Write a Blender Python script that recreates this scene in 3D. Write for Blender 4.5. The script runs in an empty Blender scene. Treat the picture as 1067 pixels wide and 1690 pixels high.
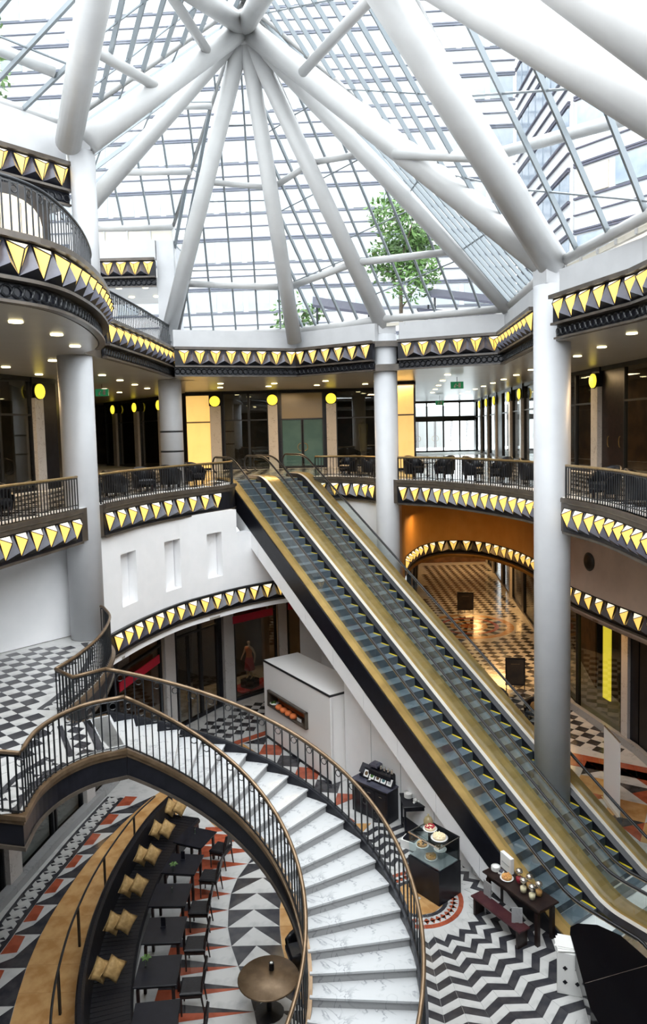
import bpy, math, random
from mathutils import Vector, Matrix
from mathutils.geometry import tessellate_polygon
random.seed(7)
S = bpy.context.scene
COL = S.collection
PI = math.pi
V = Vector

# ------------------------------------------------------------------ camera
EYE = V((0, 0, 11.65)); FPX = 1177.0
pt, rl = math.radians(4.287), math.radians(-1.41)
fwd = V((0, math.cos(pt), -math.sin(pt))); up0 = V((0, math.sin(pt), math.cos(pt))); rt0 = V((1, 0, 0))
rgt = rt0 * math.cos(rl) + up0 * math.sin(rl); upv = -rt0 * math.sin(rl) + up0 * math.cos(rl)
cd = bpy.data.cameras.new('camera'); cam = bpy.data.objects.new('camera', cd); COL.objects.link(cam)
cd.sensor_fit = 'VERTICAL'; cd.sensor_height = 36; cd.sensor_width = 36
cd.lens = 36 * FPX / 1690; cd.shift_y = -45 / 1690; cd.clip_end = 400; cd.clip_start = .05
cam.matrix_world = Matrix(((rgt.x, upv.x, -fwd.x, EYE.x), (rgt.y, upv.y, -fwd.y, EYE.y), (rgt.z, upv.z, -fwd.z, EYE.z), (0, 0, 0, 1)))
S.camera = cam
# ------------------------------------------------------------------ world, lights, exposure
w = bpy.data.worlds.new('overcast'); S.world = w; w.use_nodes = True
bg = w.node_tree.nodes['Background']; bg.inputs[0].default_value = (.93, .97, 1, 1); bg.inputs[1].default_value = 4.6
S.view_settings.view_transform = 'Standard'; S.view_settings.look = 'None'
S.view_settings.exposure = 0.38; S.view_settings.gamma = 1; S.view_settings.use_curve_mapping = False
def light(name, kind, loc, energy, color, size=.3, rot=(0, 0, 0), sy=None, angle=None):
    l = bpy.data.lights.new(name, kind); l.energy = energy; l.color = color
    if kind == 'AREA':
        l.size = size
        if sy: l.shape = 'RECTANGLE'; l.size_y = sy
    elif kind == 'SUN': l.angle = angle or .3
    else: l.shadow_soft_size = size
    o = bpy.data.objects.new(name, l); o.location = loc; o.rotation_euler = rot; COL.objects.link(o); return o
light('hazy_sun', 'SUN', (0, 0, 60), .5, (1, .97, .93), rot=(math.radians(28), math.radians(16), 0), angle=.6)
WARM = (1, .68, .36)
for i, (x, y, e) in enumerate([(-9.5, 22, 130), (-8.5, 34, 160), (-2, 33.5, 200), (3.5, 33.5, 160), (9, 30, 160), (8.8, 41, 150), (9.2, 20, 130), (-10, 15, 60)]):
    light('ceiling_glow', 'AREA', (x, y, 13.7), e * .9, WARM, 1.6)
for i, (x, y, e, z) in enumerate([(9.2, 34, 260, 4.2), (11, 45, 260, 4.2), (12, 58, 260, 4.2), (9, 26, 70, 4.5), (-9.3, 26, 40, 3.5), (-5, 32.6, 50, 3.5), (5, 33, 60, 7.6)]):
    light('arcade_glow', 'AREA', (x, y, min(z + .6, 4.85) if z < 6 else z), e * (.8 if z < 6 else .9), (1, .55, .2), 1.4)

# ------------------------------------------------------------------ materials
M = {}
def mat(name, col, rough=.5, metal=0., col2=None, scale=8., bump=0., kind=None, emit=None, estr=1., trans=0., alpha=None, spec=None, dist=0., lo=.4, hi=.62):
    m = bpy.data.materials.new(name); m.use_nodes = True; n = m.node_tree.nodes; L = m.node_tree.links
    b = n['Principled BSDF']; b.inputs['Base Color'].default_value = (*col, 1); b.inputs['Roughness'].default_value = rough; b.inputs['Metallic'].default_value = metal
    if spec is not None: b.inputs['Specular IOR Level'].default_value = spec
    if col2 or bump:
        tc = n.new('ShaderNodeTexCoord')
        nz = n.new('ShaderNodeTexNoise'); nz.inputs['Scale'].default_value = scale; nz.inputs['Detail'].default_value = 6
        nz.inputs['Distortion'].default_value = dist
        L.new(tc.outputs['Object'], nz.inputs['Vector'])
        if col2:
            r = n.new('ShaderNodeValToRGB'); e = r.color_ramp.elements
            e[0].position = lo; e[0].color = (*col, 1); e[1].position = hi; e[1].color = (*col2, 1)
            if kind == 'vein':
                e[0].position = .47; e[1].position = .5; q = r.color_ramp.elements.new(.53); q.color = (*col, 1)
            L.new(nz.outputs['Fac'], r.inputs[0])
            if kind == 'vein':
                n2 = n.new('ShaderNodeTexNoise'); n2.inputs['Scale'].default_value = scale * .8; n2.inputs['Detail'].default_value = 4
                L.new(tc.outputs['Object'], n2.inputs['Vector'])
                mx = n.new('ShaderNodeMix'); mx.data_type = 'RGBA'; mx.inputs[6].default_value = (*col, 1)
                rr = n.new('ShaderNodeMapRange'); rr.inputs[1].default_value = .45; rr.inputs[2].default_value = .65
                L.new(n2.outputs['Fac'], rr.inputs[0]); L.new(rr.outputs[0], mx.inputs[0]); L.new(r.outputs[0], mx.inputs[7]); L.new(mx.outputs[2], b.inputs['Base Color'])
            else: L.new(r.outputs[0], b.inputs['Base Color'])
        if bump:
            bp = n.new('ShaderNodeBump'); bp.inputs['Strength'].default_value = bump; bp.inputs['Distance'].default_value = .02
            L.new(nz.outputs['Fac'], bp.inputs['Height']); L.new(bp.outputs[0], b.inputs['Normal'])
    if emit:
        b.inputs['Emission Color'].default_value = (*emit, 1); b.inputs['Emission Strength'].default_value = estr
    M[name] = m; return m
def glassmat(name, tint=(1, 1, 1), refl=.08, rough=.0, veil=0.):
    m = bpy.data.materials.new(name); m.use_nodes = True; n = m.node_tree.nodes; L = m.node_tree.links; n.clear()
    o = n.new('ShaderNodeOutputMaterial'); t = n.new('ShaderNodeBsdfTransparent'); t.inputs[0].default_value = (*tint, 1)
    g = n.new('ShaderNodeBsdfGlossy'); g.inputs['Roughness'].default_value = rough
    mx = n.new('ShaderNodeMixShader'); lw = n.new('ShaderNodeLayerWeight'); lw.inputs[0].default_value = .25
    mr = n.new('ShaderNodeMapRange'); mr.inputs[3].default_value = refl; mr.inputs[4].default_value = min(1, refl + .55)
    L.new(lw.outputs['Facing'], mr.inputs[0]); pw = n.new('ShaderNodeMath'); pw.operation = 'POWER'; pw.inputs[1].default_value = 2.5
    L.new(lw.outputs['Facing'], pw.inputs[0]); L.new(pw.outputs[0], mr.inputs[0])
    L.new(mr.outputs[0], mx.inputs[0]); L.new(t.outputs[0], mx.inputs[1]); L.new(g.outputs[0], mx.inputs[2]); L.new(mx.outputs[0], o.inputs[0])
    M[name] = m; return m
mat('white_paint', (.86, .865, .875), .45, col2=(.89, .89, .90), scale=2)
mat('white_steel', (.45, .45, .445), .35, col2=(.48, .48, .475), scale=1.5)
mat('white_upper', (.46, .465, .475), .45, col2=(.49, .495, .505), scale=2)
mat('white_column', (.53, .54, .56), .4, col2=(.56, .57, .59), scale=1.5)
mat('cream_panel', (.60, .56, .47), .5, col2=(.66, .62, .53), scale=3)
mat('grey_metal', (.42, .44, .45), .35, .4)
mat('bar_metal', (.20, .225, .24), .35, .3)
mat('slab_brown', (.055, .044, .035), .35, col2=(.085, .068, .052), scale=3)
mat('black_panel', (.006, .0065, .010), .3, col2=(.010, .0105, .016), scale=4, spec=.3)
mat('facet_dark', (.07, .072, .10), .22, col2=(.045, .046, .07), scale=3)
mat('black_metal', (.012, .014, .017), .35)
mat('bronze', (.16, .105, .06), .35, .6, col2=(.22, .15, .09), scale=5)
mat('brass', (.46, .33, .15), .3, .8, col2=(.36, .25, .11), scale=4)
mat('brass_deck', (.56, .37, .13), .3, .5, col2=(.38, .25, .085), scale=1.6, lo=.35, hi=.7)
mat('steel', (.72, .68, .62), .2, .9)
mat('pale_steel', (.8, .76, .70), .3, .25)
mat('step_metal', (.075, .10, .13), .4, .3, col2=(.11, .14, .17), scale=3)
mat('tread_metal', (.13, .175, .215), .4, .3, col2=(.18, .225, .265), scale=2)
mat('yellow_line', (.75, .6, .02), .5)
mat('rubber', (.012, .012, .014), .35)
mat('lamp_pane', (.9, .6, .15), .4, emit=(1, .62, .14), estr=.78)
mat('lamp_pane_edge', (.85, .5, .1), .4, emit=(1, .52, .08), estr=.8)
mat('lamp_top', (.9, .88, .8), .5, emit=(1, .88, .62), estr=.85)
mat('disc_lamp', (.95, .8, .2), .4, emit=(1, .76, .05), estr=1.0)
mat('lightbox', (.9, .7, .3), .4, emit=(1, .62, .18), estr=.55, col2=(.8, .6, .25), scale=1)
mat('downlight', (1, .9, .6), .4, emit=(1, .85, .45), estr=6)
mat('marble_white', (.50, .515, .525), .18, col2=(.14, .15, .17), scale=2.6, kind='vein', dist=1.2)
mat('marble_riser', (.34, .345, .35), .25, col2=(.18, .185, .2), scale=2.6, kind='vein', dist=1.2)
mat('tile_white', (.53, .53, .52), .15, col2=(.38, .38, .38), scale=3, lo=.5, hi=.75)
mat('tile_black', (.03, .03, .037), .14, col2=(.055, .055, .06), scale=3)
mat('tile_red', (.38, .09, .045), .2, col2=(.27, .06, .03), scale=3)
mat('tile_tan', (.55, .33, .14), .2, col2=(.42, .22, .08), scale=2.5)
mat('pillar_marble', (.55, .53, .51), .25, col2=(.30, .27, .25), scale=4, kind='vein', dist=1.5)
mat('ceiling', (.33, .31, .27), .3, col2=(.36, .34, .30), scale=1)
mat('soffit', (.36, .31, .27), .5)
mat('orange_wall', (.50, .26, .055), .6, col2=(.54, .29, .07), scale=1.5)
mat('brown_wall', (.50, .38, .32), .6, col2=(.56, .43, .36), scale=1.5)
mat('dark_wood', (.014, .008, .008), .3, col2=(.026, .015, .013), scale=5, bump=.1, spec=.3)
mat('warm_wood', (.22, .11, .045), .4, col2=(.32, .17, .07), scale=3)
mat('leather', (.005, .005, .007), .35, col2=(.009, .009, .012), scale=20, bump=.15, spec=.35)
mat('gold_fabric', (.52, .34, .14), .6, col2=(.38, .24, .09), scale=14, bump=.3)
mat('teal_glass', (.08, .16, .17), .12, col2=(.10, .19, .2), scale=1.)
mat('beige_glass', (.30, .24, .13), .2)
mat('red_gloss', (.55, .01, .04), .4)
mat('red_cloth', (.45, .03, .04), .7)
mat('orange_cloth', (.7, .18, .05), .7)
mat('skin_plastic', (.62, .45, .30), .4)
mat('dark_cloth', (.02, .022, .03), .8)
mat('olive_cloth', (.12, .10, .03), .7)
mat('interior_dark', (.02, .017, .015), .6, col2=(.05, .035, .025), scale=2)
mat('interior_warm', (.10, .05, .025), .6, col2=(.2, .1, .05), scale=1.5)
mat('kiosk_white', (.86, .85, .84), .25)
mat('green_leaf', (.05, .12, .02), .6, col2=(.11, .2, .05), scale=4)
mat('bark', (.12, .09, .06), .8)
mat('porcelain', (.85, .85, .83), .2)
mat('pastry', (.50, .22, .07), .6, col2=(.7, .4, .12), scale=30)
mat('berry', (.35, .01, .03), .4)
mat('cream_food', (.85, .72, .48), .5)
mat('facade_white', (.54, .54, .535), .6)
mat('facade_tan', (.42, .35, .28), .6, col2=(.46, .40, .33), scale=.5)
mat('facade_line', (.06, .06, .085), .6)
mat('lacquer', (.003, .003, .004), .08, spec=.12)
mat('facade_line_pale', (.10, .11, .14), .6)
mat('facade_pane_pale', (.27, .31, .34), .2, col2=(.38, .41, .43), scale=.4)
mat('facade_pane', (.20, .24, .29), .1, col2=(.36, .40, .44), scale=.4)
mat('exit_green', (.02, .3, .12), .4, emit=(.05, .6, .25), estr=.12)
mat('screen_dark', (.02, .02, .03), .15)
mat('paper', (.78, .78, .76), .7)
mat('canopy_dark', (.03, .03, .05), .5)
mat('cream_door', (.62, .50, .33), .5, col2=(.7, .58, .4), scale=3)
mat('terrace', (.55, .57, .6), .7)
glassmat('roof_glass', (.97, .99, 1), .03)
glassmat('clear_glass', (.93, .97, .97), .05)
glassmat('shop_glass', (.75, .78, .78), .10)
glassmat('balustrade_glass', (.93, .96, .95), .05)

# ------------------------------------------------------------------ helpers
def link(o, parent=None):
    COL.objects.link(o)
    if parent: o.parent = parent
    return o
def mobj(name, verts, faces, mats, parent=None, fm=None, smooth=False, loc=None, rz=0):
    me = bpy.data.meshes.new(name); me.from_pydata([tuple(v) for v in verts], [], faces)
    if isinstance(mats, str): mats = [mats]
    for m in mats: me.materials.append(M[m])
    if fm: me.polygons.foreach_set('material_index', fm)
    if smooth: me.polygons.foreach_set('use_smooth', [True] * len(faces))
    me.update(); o = bpy.data.objects.new(name, me)
    if loc is not None: o.location = loc
    if rz: o.rotation_euler = (0, 0, rz)
    return link(o, parent)
class MB:
    def __init__(s): s.v = []; s.f = []; s.m = []
    def add(s, vs, fs, m=0):
        o = len(s.v); s.v += [tuple(v) for v in vs]; s.f += [tuple(i + o for i in f) for f in fs]; s.m += [m] * len(fs); return s
    def box(s, x, y, z, sx, sy, sz, rz=0, m=0, tap=1.):
        """centre x,y ; z = bottom"""
        c, n = math.cos(rz), math.sin(rz); vs = []
        for dz, k in ((0, 1), (sz, tap)):
            for a, b in ((-1, -1), (1, -1), (1, 1), (-1, 1)):
                px, py = a * sx / 2 * k, b * sy / 2 * k; vs.append((x + px * c - py * n, y + px * n + py * c, z + dz))
        return s.add(vs, [(3, 2, 1, 0), (4, 5, 6, 7), (0, 1, 5, 4), (1, 2, 6, 5), (2, 3, 7, 6), (3, 0, 4, 7)], m)
    def bbox(s, x, y, z, sx, sy, sz, b=.01, rz=0, m=0):
        c, n = math.cos(rz), math.sin(rz); vs = []
        for dz, k in ((0, b), (b, 0), (sz - b, 0), (sz, b)):
            hx, hy = sx / 2 - k, sy / 2 - k
            for a, q in ((-1, -1), (1, -1), (1, 1), (-1, 1)):
                px, py = a * hx, q * hy; vs.append((x + px * c - py * n, y + px * n + py * c, z + dz))
        fs = [(3, 2, 1, 0), (12, 13, 14, 15)]
        for r in range(3):
            for i in range(4): j = (i + 1) % 4; fs.append((r * 4 + i, r * 4 + j, r * 4 + 4 + j, r * 4 + 4 + i))
        return s.add(vs, fs, m)
    def prism(s, poly, z0, z1, m=0):
        n = len(poly); a = sum(poly[i][0] * poly[(i + 1) % n][1] - poly[(i + 1) % n][0] * poly[i][1] for i in range(n))
        if a < 0: poly = poly[::-1]
        vs = [(p[0], p[1], z0) for p in poly] + [(p[0], p[1], z1) for p in poly]
        fs = [tuple(range(n - 1, -1, -1)), tuple(range(n, 2 * n))] + [(i, (i + 1) % n, n + (i + 1) % n, n + i) for i in range(n)]
        return s.add(vs, fs, m)
    def tube(s, pts, r, n=8, m=0, cap=True):
        pts = [V(p) for p in pts]; N = len(pts); rs = r if isinstance(r, (list, tuple)) else [r] * N
        vs = []; pv = None
        for i, p in enumerate(pts):
            t = (pts[min(i + 1, N - 1)] - pts[max(i - 1, 0)]).normalized()
            if pv is None: pv = t.orthogonal().normalized()
            pv = (pv - t * pv.dot(t)); pv = pv.normalized() if pv.length > 1e-6 else t.orthogonal().normalized()
            q = t.cross(pv)
            for k in range(n):
                a = 2 * PI * k / n; vs.append(p + (pv * math.cos(a) + q * math.sin(a)) * rs[i])
        fs = [(i * n + k, i * n + (k + 1) % n, (i + 1) * n + (k + 1) % n, (i + 1) * n + k) for i in range(N - 1) for k in range(n)]
        if cap: fs += [tuple(range(n - 1, -1, -1)), tuple((N - 1) * n + k for k in range(n))]
        return s.add(vs, fs, m)
    def lathe(s, prof, x=0, y=0, z=0, n=16, m=0, cap=True):
        vs = [(x + r * math.cos(2 * PI * k / n), y + r * math.sin(2 * PI * k / n), z + h) for r, h in prof for k in range(n)]
        fs = [(i * n + k, i * n + (k + 1) % n, (i + 1) * n + (k + 1) % n, (i + 1) * n + k) for i in range(len(prof) - 1) for k in range(n)]
        if cap: fs += [tuple(range(n - 1, -1, -1)), tuple((len(prof) - 1) * n + k for k in range(n))]
        return s.add(vs, fs, m)
    def sweep(s, path, prof, m=0, cap=True, closed=True):
        """path: list of (x,y[,z]); prof: list of (outward offset, dz)"""
        P = [V((p[0], p[1], p[2] if len(p) > 2 else 0)) for p in path]; N = len(P); K = len(prof); vs = []
        nr = normals2(P)
        for i in range(N):
            for o, dz in prof: vs.append((P[i].x + nr[i][0] * o, P[i].y + nr[i][1] * o, P[i].z + dz))
        kk = K if closed else K - 1
        fs = [(i * K + k, i * K + (k + 1) % K, (i + 1) * K + (k + 1) % K, (i + 1) * K + k) for i in range(N - 1) for k in range(kk)]
        if cap and closed: fs += [tuple(range(K - 1, -1, -1)), tuple((N - 1) * K + k for k in range(K))]
        return s.add(vs, fs, m)
    def obj(s, name, mats, parent=None, smooth=False, loc=None, rz=0, kind=None):
        o = mobj(name, s.v, s.f, mats, parent, s.m if not isinstance(mats, str) and len(mats) > 1 else None, smooth, loc, rz)
        if kind: o['kind'] = kind
        return o
def normals2(P):
    N = len(P); out = []
    for i in range(N):
        a = P[min(i + 1, N - 1)]; b = P[max(i - 1, 0)]
        dirs = []
        if i < N - 1: d = (P[i + 1] - P[i]).to_2d(); dirs.append(d.normalized() if d.length > 1e-9 else V((1, 0)))
        if i > 0: d = (P[i] - P[i - 1]).to_2d(); dirs.append(d.normalized() if d.length > 1e-9 else V((1, 0)))
        if len(dirs) == 2:
            t = (dirs[0] + dirs[1]); t = t.normalized() if t.length > 1e-6 else dirs[0]; k = 1 / max(.5, t.dot(dirs[0]))
        else: t = dirs[0]; k = 1
        out.append((t.y * k, -t.x * k))
    return out
def z3(P, z, off=0.):
    nr = normals2([V((p[0], p[1], 0)) for p in P]); return [V((p[0] + nr[i][0] * off, p[1] + nr[i][1] * off, z)) for i, p in enumerate(P)]
def thing(name, label, cat, loc=(0, 0, 0), group=None, rz=0):
    o = bpy.data.objects.new(name, None); o.empty_display_size = .2; o.location = loc; o.rotation_euler = (0, 0, rz); COL.objects.link(o)
    o['label'] = label; o['category'] = cat
    if group: o['group'] = group
    return o
def tag(o, label, cat, group=None):
    o['label'] = label; o['category'] = cat
    if group: o['group'] = group
    return o
def struct(o): o['kind'] = 'structure'; return o
def inst(src, parent, loc, rz=0, sc=None, name=None):
    o = src.copy()
    if name: o.name = name
    o.location = loc; o.rotation_euler = (0, 0, rz)
    if sc: o.scale = sc
    return link(o, parent)
def copy_tree(o, loc, rz=0, label=None, parent=None, group=None):
    c = o.copy(); c.location = loc; c.rotation_euler = (0, 0, rz); COL.objects.link(c)
    if label: c['label'] = label
    if group: c['group'] = group
    def rec(a, b):
        for ch in list(a.children):
            d = ch.copy(); COL.objects.link(d); d.parent = b; rec(ch, d)
    rec(o, c)
    if parent: c.parent = parent
    return c
def catmull(pts, k=8):
    P = [V((*p, 0)) if len(p) == 2 else V(p) for p in pts]; P = [P[0] * 2 - P[1]] + P + [P[-1] * 2 - P[-2]]; out = []
    for i in range(1, len(P) - 2):
        a, b, c, d = P[i - 1:i + 3]
        for j in range(k):
            t = j / k; out.append(.5 * ((2 * b) + (c - a) * t + (2 * a - 5 * b + 4 * c - d) * t * t + (3 * b - a - 3 * c + d) * t ** 3))
    out.append(P[-2]); return out
def resamp(P, n):
    P = [V((*p, 0)) if len(p) == 2 else V(p) for p in P]; L = [0]
    for a, b in zip(P, P[1:]): L.append(L[-1] + (b - a).length)
    out = []
    for i in range(n + 1):
        s = L[-1] * i / n; j = 0
        while j < len(L) - 2 and L[j + 1] < s: j += 1
        t = (s - L[j]) / max(1e-9, L[j + 1] - L[j]); out.append(P[j].lerp(P[j + 1], t))
    return out
def plen(P): return sum((b - a).length for a, b in zip(P, P[1:]))
def at(P, s):
    """point and heading at arc length s"""
    for a, b in zip(P, P[1:]):
        l = (b - a).length
        if s <= l or b is P[-1]: d = (b - a).normalized(); return a + d * min(s, l + .0), math.atan2(d.y, d.x)
        s -= l
def polyslab(name, outer, holes, z0, z1, m, parent=None, kind='structure', side=None):
    loops = [outer] + holes; vl = [[V((p[0], p[1], 0)) for p in l] for l in loops]; tri = tessellate_polygon(vl)
    flat = [p for l in vl for p in l]; n = len(flat); vs = [(p.x, p.y, z1) for p in flat] + [(p.x, p.y, z0) for p in flat]
    fs = []
    for a, b, c in tri:
        if (flat[b] - flat[a]).cross(flat[c] - flat[a]).z < 0: b, c = c, b
        fs.append((a, b, c)); fs.append((n + c, n + b, n + a))
    o = 0; nt = len(fs)
    for l in vl:
        k = len(l)
        for i in range(k): j = (i + 1) % k; fs.append((o + i, o + j, n + o + j, n + o + i))
        o += k
    ob = mobj(name, vs, fs, [m, side] if side else m, parent, [0] * nt + [1] * (len(fs) - nt) if side else None)
    if kind: ob['kind'] = kind
    return ob

# ------------------------------------------------------------------ plan (metres; z: ground 0, gallery 9.75, upper gallery 14.96)
Z1, Z1B, ZC, Z2, ZS = 9.75, 8.85, 13.85, 14.96, 5.0
P_A = catmull([(-7.7, 10.5), (-7.45, 13), (-7.12, 15.57), (-6.87, 16.95), (-6.5, 18.95)], 6)
P_B = catmull([(-6.22, 20.0), (-5.75, 22), (-5.09, 23.7), (-4.25, 25.3), (-3.5, 26.5), (-3.42, 27.3)], 6)
P_C = catmull([(-.35, 30.0), (.75, 29.55), (1.6, 28.7), (2.07, 27.75)], 6)
P_D = catmull([(2.8, 26.95), (4.15, 25.6), (5.25, 23.45), (5.95, 21.43), (6.2, 20.0)], 6)
P_E = catmull([(6.3, 18.65), (6.56, 16.55), (6.42, 13.97), (6.1, 10.8)], 6)
def xy(P): return [(p[0], p[1]) for p in P]
hole1 = [(-7.6, 7), (-6, 2.6), (-3, 1.3)][::-1]
edge1 = xy(P_A) + xy(P_B) + [(-3.66, 28.0), (-4.2, 28.74), (-1.0, 31.0)] + xy(P_C) + xy(P_D) + xy(P_E) + [(6.2, 6), (5, 2.4), (3, 1.3)] + hole1
OUT = [(-17, -4), (17, -4), (17, 64), (-17, 64)]
OUT1 = [(-17, -4), (17, -4), (17, 60), (-17, 60)]
gfloor = polyslab('floor', [(-20, -6), (22, -6), (22, 75), (-20, 75)], [], -.3, -.012, 'tile_white')
floor1 = polyslab('floor_gallery', OUT1, [edge1], Z1B, Z1, 'white_paint', side='slab_brown')
struct(floor1)
# level-2 edge (also the line of the white band and the eaves)
Q_A = catmull([(-6.4, 9.6), (-5.45, 11.3), (-4.8, 12.4), (-4.68, 13.6), (-4.85, 15.3), (-5.25, 17.1), (-5.75, 18.35)], 6)
Q_B = [V(p) for p in ((-6.15, 20.25, 0), (-5.9, 24.2, 0), (-5.8, 28.35, 0))]
Q_C1 = [V(p) for p in ((-5.65, 28.2, 0), (-5.2, 27.3, 0), (-.95, 29.0, 0))]
Q_C1 = [V((-5.55, 27.35, 0)), V((-.95, 29.0, 0))]
Q_C2 = [V((-.95, 29.0, 0)), V((2.05, 26.95, 0))]
Q_D1 = [V((2.95, 26.9, 0)), V((6.5, 25.45, 0))]
Q_D2 = [V((6.5, 25.45, 0)), V((6.15, 20.1, 0))]
Q_E = [V((6.15, 18.55, 0)), V((6.95, 15.6, 0)), V((7.1, 12.2, 0))]
edge2 = xy(Q_A) + [(-6.2, 18.9)] + xy(Q_B) + xy(Q_C1) + [(2.05, 26.95)] + xy(Q_D1) + [(6.15, 20.1)] + xy(Q_E) + [(6.6, 6), (5, 1), (-5, 1), (-7, 6)]
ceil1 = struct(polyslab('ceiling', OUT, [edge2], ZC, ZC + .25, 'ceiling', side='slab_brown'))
roof_slab = struct(polyslab('floor_upper', OUT, [edge2], Z2 - .2, Z2, 'terrace', side='slab_brown'))

# ------------------------------------------------------------------ columns
def column(x, y, z0, z1, r, label, bands=None, cap=0):
    t = thing('column', label, 'column', (x, y, z0), 'round white atrium columns')
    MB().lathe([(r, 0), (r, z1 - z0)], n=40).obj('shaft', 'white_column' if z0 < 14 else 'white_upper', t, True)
    if cap: MB().box(0, 0, z1 - z0 + .01, r * 1.5, r * 1.5, cap, .2).obj('capital', 'white_upper', t)
    if bands:
        for b in bands: MB().lathe([(r + .006, b - z0), (r + .006, b - z0 + .07)], n=40).obj('band', 'black_metal', t)
    return t
column(-6.68, 19.62, 6.08, Z2, .46, 'thick white column on the left that stands on the chequered landing')
column(-6.25, 19.75, Z2, 19.25, .33, 'upper white column behind the curved balcony at top left', cap=.3)
column(-6.12, 29.1, Z1, 15.4, .46, 'white column with two thin black bands beside the glowing yellow panel', bands=[10.95, 11.75], cap=.2)
column(2.47, 27.5, 0, 15.25, .45, 'white column directly behind and right of the escalators', cap=.35)
column(6.2, 19.3, 0, 15.35, .48, 'tall white column on the right between two curved balconies', cap=.55)

# ------------------------------------------------------------------ lit friezes
def lamp_src():
    w_, h_, d_, a_ = .42, .54, .19, .13
    v = [(-w_ / 2, 0, 0), (w_ / 2, 0, 0), (0, 0, -h_), (0, -d_, -a_)]
    me = bpy.data.meshes.new('lamp'); me.from_pydata(v, [], [(0, 3, 1), (0, 2, 3), (1, 3, 2), (0, 1, 2)])
    for m in ('lamp_top', 'lamp_pane', 'lamp_pane'): me.materials.append(M[m])
    me.polygons.foreach_set('material_index', [0, 1, 1, 1])
    b = MB()
    for p, q in ((0, 3), (1, 3), (2, 3), (0, 1), (0, 2), (1, 2)): b.tube([v[p], v[q]], .013, 3, cap=False)
    fr = bpy.data.meshes.new('lamp_frame'); fr.from_pydata(b.v, [], b.f); fr.materials.append(M['black_metal'])
    v = [(-.27, 0, -h_), (.27, 0, -h_), (0, 0, 0), (0, -.17, -h_ + .15)]
    py = bpy.data.meshes.new('pyramid'); py.from_pydata(v, [], [(0, 1, 3), (0, 3, 2), (1, 2, 3), (0, 2, 1)])
    for m in ('black_panel', 'facet_dark'): py.materials.append(M[m])
    py.polygons.foreach_set('material_index', [0, 1, 1, 0])
    return me, fr, py
LAMP, LFRAME, PYR = lamp_src()
def ring_mesh(R=.075, r=.014, n=10, k=4):
    b = MB(); vs = []
    for i in range(n):
        a = 2 * PI * i / n
        for j in range(k):
            c = 2 * PI * j / k; rr = R + r * math.cos(c); vs.append((rr * math.cos(a), r * math.sin(c), rr * math.sin(a)))
    fs = [(i * k + j, ((i + 1) % n) * k + j, ((i + 1) % n) * k + (j + 1) % k, i * k + (j + 1) % k) for i in range(n) for j in range(k)]
    me = bpy.data.meshes.new('ring'); me.from_pydata(vs, [], fs); me.materials.append(M['black_metal']); return me
RING = ring_mesh()
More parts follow.
